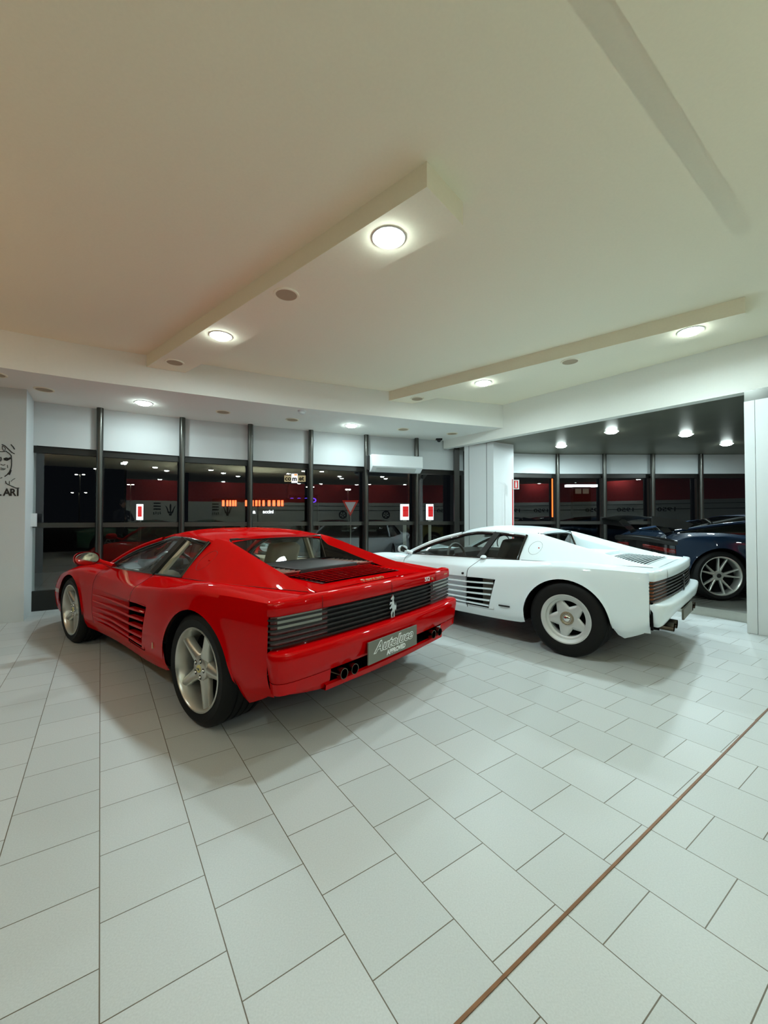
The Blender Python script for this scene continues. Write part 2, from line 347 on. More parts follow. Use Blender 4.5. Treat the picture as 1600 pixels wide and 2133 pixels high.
# ------------------------------------------------------------------ glass front
F = [Vector((x,y,0)) for x,y in FAC]
def bay_normal(a,b):
    d = (b-a).normalized(); n = Vector((-d.y,d.x,0)); return d, n
LBL = [
 'dim grey roller blind, leftmost of the row, beside the left wall',
 'brightly lit roller blind, second from the left wall, under a ceiling lamp',
 'pale roller blind, third from the left wall, shaded along its top left',
 'pale roller blind, fourth from the left wall, above the small lit shop sign',
 'brightly lit roller blind just left of the air conditioner',
 'grey roller blind half covered by the air conditioner',
 'dim grey roller blind between air conditioner and column',
 'roller blind behind the white column',
 'narrow pale roller blind just right of the white column in the side bay',
 'pale roller blind, second from the column in the side bay',
 'pale roller blind, third from the column in the side bay',
 'pale roller blind, fourth from the column in the side bay',
 'pale roller blind, rightmost of the side bay']
for i in range(len(F)-1):
    a, b = F[i], F[i+1]; d, n = bay_normal(a,b)
    top = Z_SOFFIT if i < 7 else Z_BAY
    off = n*.13; a2 = a+off; b2 = b+off
    w_ = empty('window_%d'%(i+1), (a2+b2)/2); w_['kind'] = 'structure'
    c0 = w_.location.copy()
    def loc(v): return v - c0
    gl = MB().add([loc(a2)+Z*.2, loc(b2)+Z*.2, loc(b2)+Z*2.12, loc(a2)+Z*2.12], [(0,1,2,3)])
    gl.build('glass_pane', M['glass'], w_, 0)
    fr = MB(); fr.bar(loc(a2)+Z*2.135, loc(b2)+Z*2.135, .07, .085)
    fr.bar(loc(a2)+Z*.13, loc(b2)+Z*.13, .07, .26)
    for p in (a2,): fr.box((-.028,-.035,.0),(.028,.035,2.14), frame(loc(p), d, Z))
    fr.build('window_frame', M['frame'], w_, 30)
    MB().bar(loc(a2)-n*.03+Z*1.13, loc(b2)-n*.03+Z*1.13, .05, .066).build('window_rail', M['rail'], w_, 30)
    wd_ = (b-a).length
    if i != 7:
        bl = MB().bar(a2-n*.06+Z*(2.18+top)/2+d*.01, b2-n*.06+Z*(2.18+top)/2-d*.01, .012, top-2.182)
        o = bl.build('roller_blind', M['blind'], None, 0)
        tag(o, LBL[i], 'roller blind', 'roller blinds over the glass front')
for i,p in enumerate(F[1:-1]):
    top = Z_SOFFIT if i < 6 else Z_BAY
    if i == 6: continue
    struct('trim_%d'%(20+i), MB().tube([p+Z*0.0,p+Z*top], .041, 20), M['pipe'], 40)
# header wall above the bay windows and blinds outside edge
struct('wall_front_header', MB().grid([[v+Z*2.2+(bay_normal(F[max(0,k-1)],F[min(len(F)-1,k+1)])[1])*.2 for k,v in enumerate(F)], [v+Z*3.1+(bay_normal(F[max(0,k-1)],F[min(len(F)-1,k+1)])[1])*.2 for k,v in enumerate(F)]]), M['satin'], 0)
# dark return beside the column
struct('trim_40', MB().box((-.05,-.05,0),(.05,.05,2.76), Matrix.Translation((1.42,8.0,0))), M['frame'], 0)
# ------------------------------------------------------------------ lamps
lampmesh = None
LAMPL = {0:'round glowing ceiling lamp on the left beam, above the front of the red car',1:'largest round glowing ceiling lamp, near end of the left beam above the red car',
 2:'small glowing round lamp on the right beam, its far one above the column',3:'glowing round lamp near the right end of the right beam',
 4:'glowing round lamp in the soffit by the left windows',5:'glowing round lamp in the soffit left of the air conditioner',
 6:'glowing round lamp in the dark bay ceiling, nearest the column',7:'glowing round lamp in the dark bay ceiling, middle of its three',8:'glowing round lamp in the dark bay ceiling, right one by the white panel'}
def lamp_thing(x,y,z,i,glow=True):
    global lampmesh
    e = empty('ceiling_lamp', (x,y,z), 0, LAMPL.get(i,'round glowing ceiling lamp behind the camera, seen only reflected'), 'lamp', 'round ceiling lamps')
    if lampmesh is None:
        d_ = MB().lathe([(0,-.036),(.035,-.034),(.065,-.027),(.085,-.014),(.093,0.0)], 40).build('diffuser', M['lamp'], e, 60)
        r_ = MB().lathe([(.092,.002),(.094,-.005),(.104,-.006),(.108,0.002)], 40).build('trim_ring', M['plastic'], e, 60)
        lampmesh = (d_.data, r_.data)
    else:
        for nm,me in (('diffuser',lampmesh[0]),('trim_ring',lampmesh[1])): link(bpy.data.objects.new(nm,me), e)
for i,(x,y,z,pw) in enumerate(LAMPS):
    lamp_thing(x,y,z,i)
    ld = bpy.data.lights.new('downlight','AREA'); ld.shape='DISK'; ld.size=.17; ld.energy = LAMP_W*pw; ld.color = COOL; ld.spread = rad(180)
    lo = bpy.data.objects.new('downlight', ld); link(lo); lo.location = (x,y,z-.045)
for i,(x,y,z) in enumerate(EXTRA): lamp_thing(x,y,z,100)
# added fill uplighters out of view, brightening the ceiling
for x,y,e_,col_,lb in ((-4.5,1.2,28,WARM,'added fill uplighter with orange light, out of view left of the camera'),(-2.4,-2.2,52,(1,.80,.55),'added fill uplighter with warm white light, unseen, left behind the camera'),
        (3.1,-.9,80,(.90,1,.80),'added fill uplighter with neutral light, unseen, right behind the camera')):
    e = empty('fill_uplighter', (x,y,0), 0, lb, 'lamp')
    MB().lathe([(0,0),(.15,0),(.15,.02),(.02,.035)],32).build('base', M['satin'], e, 40)
    MB().tube([(0,0,.02),(0,0,1.7)],.014,12).build('pole', M['satin'], e)
    MB().lathe([(.02,1.68),(.10,1.72),(.17,1.84),(.175,1.84),(.105,1.71),(.02,1.665)],32).build('bowl_shade', M['satin'], e, 60)
    ld = bpy.data.lights.new('fill_light','AREA'); ld.shape='DISK'; ld.size=.2; ld.energy = e_; ld.color = col_
    lo = bpy.data.objects.new('fill_light', ld); link(lo); lo.location = (x,y,1.80); lo.rotation_euler = (pi,0,0)
# speaker grilles
GR = [(-.78,3.24,Z_BEAM,'round beige speaker grille on the left beam between its two lamps'),(-2.40,4.66,Z_BEAM,'round beige speaker grille at the far end of the left beam'),
      (2.12,4.63,Z_BEAM,'round pale speaker grille on the right beam between its two lamps'),(.495,6.08,Z_BEAM,'round pale speaker grille at the far end of the right beam'),
      (-2.324,5.886,Z_SOFFIT,'round beige grille in the soffit above the third blind'),(-1.428,6.344,Z_SOFFIT,'round beige grille in the soffit near the smoke detector'),
      (.331,7.027,Z_SOFFIT,'round beige grille in the soffit above the air conditioner'),(-4.055,4.855,Z_SOFFIT,'round beige grille in the soffit at the left wall corner'),
      (-4.15,4.34,Z_SOFFIT,'round beige grille cut by the left picture edge'),(1.235,7.385,Z_SOFFIT,'round grille in the soffit near the security camera')]
gm = None
for x,y,z,lb in GR:
    e = empty('speaker_grille', (x,y,z), 0, lb, 'speaker grille', 'round ceiling speaker grilles')
    if gm is None:
        a_ = MB().lathe([(0,-.006),(.082,-.006),(.084,-.004)], 40).build('mesh_cover', M['grillec'], e, 40)
        b_ = MB().lathe([(.082,0.002),(.083,-.008),(.098,-.009),(.103,.002)], 40).build('rim', M['ceil'], e, 40); gm = (a_.data,b_.data)
    else:
        for nm,me in (('mesh_cover',gm[0]),('rim',gm[1])): link(bpy.data.objects.new(nm,me), e)
e = empty('smoke_detector', (-1.176,5.833,Z_SOFFIT), 0, 'small white smoke detector on the soffit edge', 'smoke detector')
MB().lathe([(0,-.045),(.03,-.045),(.045,-.03),(.045,-.02)],32).build('sensor_head', M['plastic'], e, 40)
MB().lathe([(.0,-.02),(.055,-.02),(.06,0.0)],32).build('base', M['plastic'], e, 40)
e = empty('security_camera', (1.06,7.86,Z_SOFFIT), 0, 'small dark security camera on the soffit by the lintel', 'security camera')
MB().box((-.06,-.04,-.03),(.06,.04,0)).build('mount', M['satin'], e, 30, .006)
MB().lathe([(0,-.07),(.02,-.066),(.035,-.05),(.04,-.03)],24).build('dome', M['black'], e, 60)
# ------------------------------------------------------------------ air conditioner
a, b = F[5], F[6]; a = F[4].lerp(F[5], .97) ; 
d5, n5 = bay_normal(F[5], F[6])
acx = Vector((-.27,7.36,0)); acd = (Vector((.66,7.68,0))-acx).normalized(); acn = Vector((acd.y,-acd.x,0))
e = empty('air_conditioner', acx+Z*2.06, 0, 'white wall air conditioner in front of the blinds', 'air conditioner')
Ma = frame((0,0,0), acd, Z)   # x along unit, y = z cross x (away from room)
prof = [(-.0,.30),(-.185,.296),(-.203,.28),(-.215,.085),(-.20,.07),(-.10,.0),(0,.0)]
ac = MB()
vs=[]; 
for X in (0,.965):
    vs += [Ma @ Vector((X, yy, zz)) for yy,zz in prof]
nP=len(prof); ac.add(vs, [tuple(range(nP))[::-1], tuple(range(nP,2*nP))]+[(k,(k+1)%nP,nP+(k+1)%nP,nP+k) for k in range(nP)])
ac.build('housing', M['plastic'], e, 30, .006)
fl = MB().add([Ma@Vector(p) for p in ((.08,-.199,.066),(.84,-.199,.066),(.84,-.115,.006),(.08,-.115,.006),(.08,-.203,.061),(.84,-.203,.061),(.84,-.119,.001),(.08,-.119,.001))],[(0,1,2,3),(4,7,6,5),(0,4,5,1),(1,5,6,2),(2,6,7,3),(3,7,4,0)])
fl.build('air_flap', mat('flap_grey',(.5,.53,.5),.4), e, 0)
MB().bar(Ma@Vector((-.025,-.03,.03)), Ma@Vector((-.025,-.03,.29)), .05,.05, up=acd).build('pipe_cover', M['satin'], e, 0)
# small white box on the left wall return
o = MB().bar(Vector((-4.56,5.22,1.2)), Vector((-4.47,5.26,1.2)), .05, .17).build('wall_box', M['plastic'], None, 30, .004)
tag(o, 'small white box mounted on the edge of the left wall', 'box')
# fire point: red post with sign, extinguisher hose
fp = Vector((2.33,7.40,0))
e = empty('fire_extinguisher_post', fp, 0, 'thin red post with fire extinguisher sign in front of the column', 'fire sign')
MB().tube([(0,0,0),(0,0,1.93)], .011, 12).build('post', M['signred'], e)
MB().box((.0,-.012,1.75),(.115,.0,1.92)).build('sign_board', M['plastic'], e, 0)
MB().box((.022,-.0165,1.765),(.095,-.0125,1.905)).build('red_field', M['signred'], e, 0)
MB().poly([(.045,1.78),(.07,1.78),(.07,1.86),(.064,1.875),(.064,1.895),(.05,1.895),(.05,1.875),(.045,1.86)], .017,.0185, Matrix(((1,0,0,0),(0,0,-1,0),(0,1,0,0),(0,0,0,1)))).build('extinguisher_symbol', M['letter'], e, 0)
MB().tube([(0,0,0.005),(0,0,.02)],.13,32).build('base_plate', M['signred'], e)
e = empty('fire_extinguisher', (2.12,7.22,0), 0, 'red fire extinguisher with black hose loop seen through the white car window', 'fire extinguisher')
MB().lathe([(0,.02),(.075,.02),(.078,.05),(.078,.46),(.05,.53),(.025,.55),(.025,.58),(0,.58)],32).build('cylinder', M['signred'], e, 40)
MB().tube([( .11*cos(t)-.02, -.02, .80+.13*sin(t)) for t in [k*.26-1.2 for k in range(20)]], .009, 8).build('hose', M['satin'], e)
MB().tube([(0,0,.58),(0,0,.66),(.05,0,.70)], .012, 8).build('valve', M['satin'], e)
# ------------------------------------------------------------------ sketch on the left wall
wdv = (Vector((-7.2,3.55,0))-Vector((-4.262,4.856,0))).normalized(); wx = -wdv; wnrm = Vector((wx.y,-wx.x,0))
def wallpt(u, z, off=.004):   # u = distance left of the corner
    return Vector((-4.262,4.856,0)) + wdv*u + wnrm*off + Z*z
e = empty('wall_drawing', wallpt(.25,1.6), 0, 'black line drawing of a smiling man in cap and goggles with lettering, on left wall', 'wall drawing')
SC = 4.83/852
def px(x,y):  # sketch traced as (pixels from wall corner 53,1081) -> wall
    return wallpt((53-x)*.00435, 1.217+(1081-y)*SC) - e.location
strokes = [[(2,928),(8,930),(16,937),(24,944),(29,946)],[(21,927),(26,932),(29,937)],[(3,931),(3,937),(7,941),(10,937),(8,933),(4,931)],[(-2,943),(3,943),(9,942)],[(10,941),(18,946),(22,950),(23,960),(23,970),(22,977),(19,984),(14,990),(9,994)],
 [(7,958),(12,956),(17,957),(21,955)],[(8,959),(13,960),(18,957)],[(0,954),(1,958),(0,963)],[(0,969),(6,971),(10,969)],[(0,976),(6,978),(11,978),(7,980),(0,980)],[(14,970),(15,976)],[(22,980),(20,986),(18,990)],[(0,998),(4,996)],
 [(11,1003),(12,1008),(18,1011),(25,1014),(33,1017),(40,1017)],[(19,1003),(19,1010)],[(22,1004),(26,1000),(31,997)]]
wdl = [1.1,1.2,.7,1.0,1.1,2.2,2.0,1.1,.8,.8,.7,1.6,.8,1.0,.7,.6]
mb = MB()
for s_,wv in zip(strokes,wdl): mb.tube([px(*p) for p in s_], wv*.0046, 6)
mb.build('sketch_lines', M['letterdk'], e, 40)
for ch,xx in (('L',-3),('A',14),('R',26.5),('I',37)):
    text('lettering',ch,.118,M['letterdk'],e,frame(px(xx,1027), wx, wnrm),.002,bold=.003,sx=.82)
# ------------------------------------------------------------------ wheels
def wheel(parent, name, x, y, z, R, rr, wdt, style, side, amat, rot=0):
    """tyre and rim about the local y axis; side=+1 outer face towards +y"""
    e = bpy.data.objects.new(name, None); link(e, parent); e.location = (x,y,z)
    A = Matrix.Rotation(-pi/2*1, 4, 'X') if side > 0 else Matrix.Rotation(pi/2, 4, 'X')   # local z -> outward
    A = A @ Matrix.Rotation(rot, 4, 'Z')
    h = wdt
    tp = [(rr-.004,-.012),(rr+.006,.002),(rr+.022,.006),(rr+(R-rr)*.55,.008),(R-.022,-.004),(R-.006,-.018),(R,-.04)]
    n_g = 4
    for k in range(n_g):
        c = -.04-(h-.08)*(k+.5)/n_g
        tp += [(R,c+.008),(R-.007,c+.005),(R-.007,c-.005),(R,c-.008)]
    tp += [(R,-h+.04),(R-.01,-h+.015),(R-.03,-h),(rr,-h+.01)]
    MB().lathe(tp, 64, A).build('tyre', M['rubber'], e, 35)
    if style == 'tr':       # deep polished dish, five fat spokes
        rp = [(rr-.002,-.006),(rr+.003,.004),(rr-.006,.006),(rr-.012,.0),(rr-.018,-.02),(rr-.028,-.06),(rr-.033,-.15),(rr-.02,-h+.01)]
        face = lambda r: -.035 + .012*(r/rr) - .0*(r)
    elif style == 'flat':
        rp = [(rr-.002,-.004),(rr+.003,.004),(rr-.004,.006),(rr-.010,.002),(rr-.032,-.010),(rr-.036,-.030),(rr-.052,-.034),(rr-.056,-.04),(rr-.056,-.13),(rr-.02,-h+.01)]
        face = lambda r: -.036
    else:
        rp = [(rr-.002,-.004),(rr+.003,.004),(rr-.006,.006),(rr-.014,-.004),(rr-.022,-.03),(rr-.03,-.15),(rr-.02,-h+.01)]
        face = lambda r: -.05+.035*(r/rr)**2
    MB().lathe(rp, 64, A).build('rim', amat, e, 50)
    MB().lathe([(0,-.105),(rr-.034,-.105),(rr-.034,-.14),(0,-.14)],48,A).build('brake_disc', M['matte'], e, 40)
    sp = MB()
    def spoke(a0, w0, w1, w2, r0, r1, crown, depth, off0=0, off1=0):
        rows=[]; nr=12
        for i in range(nr+1):
            t=i/nr; r=lerp(r0,r1,t); wv = (w0*(1-t)+w1*t) if t<1 else w1
            wv = w0*(1-t)**2+2*w2*t*(1-t)+w1*t*t
            oc = lerp(off0,off1,t); f=face(r)
            sec = [(-1,-depth),(-1,-.012),(-.82,-.003),(-.4,crown*.7),(0,crown),(.4,crown*.7),(.82,-.003),(1,-.012),(1,-depth)]
            row=[]
            for k,dz in sec:
                lat = oc + k*wv; p = Vector((r*cos(a0)-lat*sin(a0), r*sin(a0)+lat*cos(a0), f+dz)); row.append(A@p)
            rows.append(row)
        sp.grid(rows)
    if style == 'tr':
        for k in range(5): spoke(k*2*pi/5, .050,.030,.024,.045,rr-.012,.010,.040)
        sp.lathe([(0,-.019),(.062,-.019),(.072,-.025),(.080,-.05),(.080,-.1)],40,A)
        sp.build('spokes', amat, e, 40)
        MB().lathe([(0,-.012),(.020,-.013),(.024,-.020)],32,A).build('centre_cap', M['yellowcap'], e, 40)
        MB().poly([(-.006,-.012),(.002,-.012),(.003,-.003),(.010,.0),(.006,.012),(-.002,.014),(-.008,.006),(-.003,.0)],-.0125,-.0115,A@Matrix.Rotation(-pi/2,4,'Z')).build('cap_emblem', M['black'], e, 0)
        ho = MB(); nu = MB()
        for k in range(5):
            a=(k+.0)*2*pi/5+pi/5*0; cx,cy=.049*cos(a),.049*sin(a)
            B=A@Matrix.Translation((cx,cy,0)); ho.lathe([(.0,-.0180),(.0135,-.0183)],20,B); nu.lathe([(0,-.012),(.005,-.013),(.008,-.017),(.0085,-.019)],12,B)
        ho.build('bolt_recesses', M['matte'], e, 0); nu.build('wheel_bolts', M['chrome'], e, 40)
    elif style == 'flat':
        for k in range(5): spoke(k*2*pi/5, .072,.030,.050,.05,rr-.05,.001,.02)
        sp.lathe([(0,-.036),(.085,-.036),(.088,-.06)],5*8,A)
        sp.lathe([(rr-.056,-.036),(rr-.05,-.034),(rr-.046,-.036)],64,A)
        sp.build('spokes', amat, e, 40)
        MB().lathe([(.060,-.038),(.058,-.028),(.050,-.026),(.040,-.030),(.038,-.036)],40,A).build('hub_ring', M['brass'], e, 50)
        MB().lathe([(0,-.020),(.020,-.020),(.030,-.028),(.033,-.036)],32,A).build('centre_cap', M['chrome'], e, 50)
        bo = MB()
        for k in range(12):
            a=k*2*pi/12; B=A@Matrix.Translation((.052*cos(a),.052*sin(a),0)); bo.lathe([(0,-.022),(.003,-.023),(.0032,-.03)],8,B)
        bo.build('ring_bolts', M['chrome'], e, 40)
    else:
        for k in range(5):
            for sgn in (-1,1):
                spoke(k*2*pi/5, .020,.011,.013,.05,rr-.012,.004,.03, sgn*.004, sgn*.058)
        sp.lathe([(0,-.045),(.06,-.045),(.07,-.06)],40,A)
        sp.build('spokes', amat, e, 40)
        MB().lathe([(0,-.035),(.026,-.036),(.03,-.045)],24,A).build('centre_cap', M['satin'], e, 40)
    return e
# ------------------------------------------------------------------ car body surface
def colset(breaks, step):
    out=[]
    for a,b in zip(breaks[:-1],breaks[1:]):
        n=max(1,int(math.ceil((b-a)/step))); out += [a+(b-a)*k/n for k in range(n)]
    return out+[breaks[-1]]
class Body:
    def __init__(s, T):
        for k,v in T.items(): setattr(s,k, pchip(v) if isinstance(v,list) and k != 'arches' else v)
    def side_y(s,x,z):
        W=s.W(x); zb=s.zb0(x); zs=s.zs(x); mid=min(.45, zb+.6*(zs-zb))
        f=pchip([(zb,W-s.tuck),(zb+.3*(mid-zb),W-s.tuck*.35),(mid,W),(zs-.07 if zs-.07>mid+.01 else mid+.01,W-.008),(zs,W-s.sh)])
        return f(z)
    def arch(s,x):
        for ac,az,R in s.arches:
            if abs(x-ac) <= R+1e-6: return az+sqrt(max(0,R*R-(x-ac)**2))
        return None
def build_shell(B, parent, paint, x0, x1, cabin, tr=None):
    """outer skin: sides with arches, shoulders, deck and bonnet; returns side grid builder"""
    # columns: list of strips (no strip crosses an arch edge)
    br=[x0]; arcs=sorted(B.arches)
    strips=[]; cur=x0
    for ac,az,R in arcs:
        strips.append((cur,ac-R,None)); strips.append((ac-R,ac+R,(ac,az,R))); cur=ac+R
    strips.append((cur,x1,None))
    body=MB(); door=MB()
    def rows(x):
        zb=B.zb0(x); zs=B.zs(x); A=min(.31,zb+.28*(zs-zb)); C=min(.611,zb+.80*(zs-zb))
        z=[zb,lerp(zb,A,.35),lerp(zb,A,.7),A-.002,A+.003]+[lerp(A+.003,C-.003,k/12) for k in range(1,12)]+[C-.003,C+.002,lerp(C,zs,.3),lerp(C,zs,.6),lerp(C,zs,.85),zs]
        return z
    NR=len(rows(0.5)); IA,IC=4,16
    us=[.0,.07,.16,.3,.45,.6,.75,.88,1.0]
    def pt(x,j,arch):
        z=rows(x)
        if j<NR:
            zz=z[j]
            dep=0
            if tr and IA<=j<=IC and x>tr['xi']:
                if x<=tr['x2']: dep=tr['d']*max(0,(tr['x2']-x)/(tr['x2']-tr['xi']))**.8
            if arch is not None and zz<arch: zz=arch; 
            if arch is not None: zz=min(zz, max(arch, zz)); zz=min(zz,z[-1])
            xx=x; y=B.side_y(x,zz)-dep
            if arch is not None and zz-arch<.05:       # flared lip
                y += .010*(1-(zz-arch)/.05)
            if tr:
                cl=min(max(zz,.31),.612); wgt=max(0,1-abs(x-.72)/.25) if x<.72 else max(0,1-(x-.72)/.22)
                xx = x-.04+(.612-cl)/.302*.08*wgt + .04*(1-wgt)
                if zz>.68: xx -= (zz-.68)*1.0*max(0,1-abs(x-1.03)/.3)
            return (xx,y,zz)
        u=us[j-NR+1]; zs=B.zs(x); ys=B.side_y(x,zs); yb=B.yb(x); zb_=B.zbelt(x)
        y=lerp(ys,yb,u); zz=lerp(zs,zb_,u**.8 if u>0 else 0)+sin(pi*u)*B.bul(x)
        xx=x
        if tr and zz>.68: xx -= (zz-.68)*1.0*max(0,1-abs(x-1.03)/.3)
        return (xx,y,zz)
    NT=NR+len(us)-1
    dl,dh=(tr['door'] if tr else (9,9))
    for a,b,ar in strips:
        if ar:
            n=28; xs=[ar[0]-ar[2]*cos(pi*k/n) for k in range(n+1)]
        else:
            bs=[a]
            if tr:
                for v in (tr['xh'],tr['xh']+.004,tr['xi']-.008,tr['xi'],dh,dh+.006): 
                    if a<v<b: bs.append(v)
            bs=sorted(bs)+[b]; xs=colset(bs,.045)
        cols=[]
        for k,x in enumerate(xs):
            arch=None
            if ar:
                arch=ar[1]+sqrt(max(0,ar[2]**2-(x-ar[0])**2)); arch=max(arch, B.zb0(x))
            cols.append([pt(x,j,arch) for j in range(NT)])
        for i in range(len(xs)-1):
            xm=(xs[i]+xs[i+1])/2
            for j in range(NT-1):
                if tr and IA<=j<IC and tr['xh']+.004<=xm<tr['xi']: continue      # open intake
                isdoor = tr and dl<xm<dh and j>=2
                gap = tr and j>=2 and (tr['xi']-.008<xm<tr['xi'] or dh<xm<dh+.006)
                if gap: continue
                q=[cols[i][j],cols[i+1][j],cols[i+1][j+1],cols[i][j+1]]
                (door if isdoor else body).add(q,[(0,1,2,3)])
    # top: belt -> centre
    ct=MB(); xs=colset(sorted(set([x0,cabin[0],cabin[1],x1])),.06)
    for i in range(len(xs)-1):
        xm=(xs[i]+xs[i+1])/2
        if cabin[0]<xm<cabin[1]: continue
        def prow(x):
            yb=B.yb(x); z1=B.zbelt(x); zc=B.zc(x); xo=pt(x,NT-1,None)[0]
            return [(lerp(xo,x,min(1,t*3)), yb*(1-t), z1+(zc-z1)*(1-(1-t)**2)) for t in [k/10 for k in range(11)]]
        r0,r1=prow(xs[i]),prow(xs[i+1])
        for j in range(10): body.add([r0[j],r1[j],r1[j+1],r0[j+1]],[(0,1,2,3)])
    # nose cap and flat underside edge
    xn=[pt(x1,j,None) for j in range(NT)]
    body.mirror_y()
    n0=[Vector(p) for p in xn]; cap=[(p.x,p.y,p.z) for p in n0]+[(p.x,-p.y,p.z) for p in reversed(n0)]
    body.add(cap,[tuple(range(len(cap)))])
    body.build('body_shell', paint, parent, 38)
    if door.f:
        door.mirror_y()
        half=len(door.f)//2; L_=MB(); R_=MB()
        nv=len(door.v)//2
        L_.v=door.v[:nv]; L_.f=door.f[:half]; R_.v=door.v[nv:]; R_.f=[tuple(i-nv for i in f) for f in door.f[half:]]
        L_.build('door', paint, parent, 38); R_.build('door', paint, parent, 38)
    # dark inner floor + wheel wells
    fl=MB(); xs=colset([x0+.03,x1-.1],.15)
    P=[]
    for x in xs:
        z_=B.zb0(x)+.015; yy=B.W(x)-.07; inside=any(abs(x-ac)<R+.02 for ac,az,R in B.arches)
        yy=.62 if inside else yy
        P.append([(x,yy,z_),(x,-yy,z_)])
    fl.grid(P); fl.build('underbody', M['matte'], parent, 0)
    for ac,az,R in B.arches:
        rings=[]
        for yy in (None,.60):
            ring=[]
            for k in range(25):
                t=-.35+(pi+.7)*k/24; x=ac-R*cos(t); z=az+R*sin(t)
                y_=yy if yy else B.side_y(x,max(z,B.zb0(x)))-.012
                ring.append((x,y_,max(z,B.zb0(x))))
            rings.append(ring)
        for s in (1,-1):
            r2=[[(x,s*y,z) for x,y,z in r] for r in rings]; ww=MB().grid(r2); ww.add([(ac,s*.60,az)]+r2[1],[(0,k+1,k+2) for k in range(24)])
            ww.build('wheel_well', M['matte'], parent, 0)
# ------------------------------------------------------------------ wide wedge coupe with side strakes
TR = dict(
 W=[(-.80,.86),(-.635,.925),(-.4,.952),(0,.978),(.4,.975),(.8,.952),(1.2,.915),(1.6,.882),(2.0,.870),(2.3,.878),(2.6,.885),(2.9,.872),(3.2,.835),(3.45,.76),(3.6,.64),(3.66,.52)],
 zb0=[(-.635,.33),(-.5,.262),(-.43,.238),(-.37,.31),(-.33,.33),(.36,.30),(.39,.228),(1.2,.21),(2.0,.20),(2.2,.20),(2.9,.20),(3.3,.20),(3.66,.24)],
 zs=[(-.635,.782),(-.3,.790),(0,.785),(.4,.755),(.8,.715),(1.2,.695),(1.6,.688),(2.0,.70),(2.3,.715),(2.6,.705),(2.9,.655),(3.2,.58),(3.45,.51),(3.66,.44)],
 yb=[(-.635,.62),(-.5,.66),(-.3,.72),(-.1,.77),(.2,.80),(.6,.80),(1.2,.80),(1.5,.795),(1.75,.78),(2.0,.73),(2.4,.66),(2.9,.62),(3.4,.53),(3.66,.36)],
 zbelt=[(-.635,.802),(0,.812),(.4,.806),(.8,.798),(1.4,.790),(1.8,.782),(2.0,.775),(2.3,.768),(2.6,.735),(2.9,.68),(3.2,.605),(3.5,.52),(3.66,.455)],
 zc=[(-.635,.806),(-.4,.818),(-.15,.835),(.5,.85),(2.0,.775),(2.3,.755),(2.6,.715),(2.9,.66),(3.2,.59),(3.5,.51),(3.66,.45)],
 bul=[(-.635,.008),(-.3,.02),(0,.028),(.4,.012),(1.0,-.004),(1.6,-.006),(2.0,.006),(2.5,.03),(2.9,.02),(3.4,.012),(3.66,.0)],
 tuck=.045, sh=.032, arches=[(.012,.31,.372),(2.565,.315,.352)])
TAIL = [(-.628,.927),(-.645,.920),(-.664,.893),(-.674,.84),(-.692,.68),(-.708,.45),(-.717,.2),(-.719,0)]
BUMP = [(-.632,.928),(-.68,.936),(-.722,.905),(-.745,.82),(-.762,.62),(-.774,.35),(-.778,0)]
def full_plan(half, sub=5):
    h=[(p.x,p.y) for p in catmull([(x,y,0) for x,y in half],10)]
    N=8*sub; d=[0]
    for a,b in zip(h[:-1],h[1:]): d.append(d[-1]+sqrt((a[0]-b[0])**2+(a[1]-b[1])**2))
    out=[]; k=0
    for i in range(N+1):
        t=d[-1]*i/N
        while k<len(d)-2 and d[k+1]<t: k+=1
        f=(t-d[k])/(d[k+1]-d[k]); out.append((lerp(h[k][0],h[k+1][0],f),lerp(h[k][1],h[k+1][1],f)))
    return out + [(x,-y) for x,y in reversed(out[:-1])]
def offset_plan(P, d):     # d>0 outward (rearward)
    out=[]
    for i,(x,y) in enumerate(P):
        a=P[max(0,i-1)]; b=P[min(len(P)-1,i+1)]; t=Vector((b[0]-a[0],b[1]-a[1],0)).normalized(); n=Vector((t.y,-t.x,0))
        if n.x>0 and abs(t.y)>.3: n=-n
        if abs(y)>.5 and n.y*y<0: n=-n
        out.append((x+n.x*d, y+n.y*d))
    return out
def ring(P,z): return [(x,y,z(y) if callable(z) else z) for x,y in P]
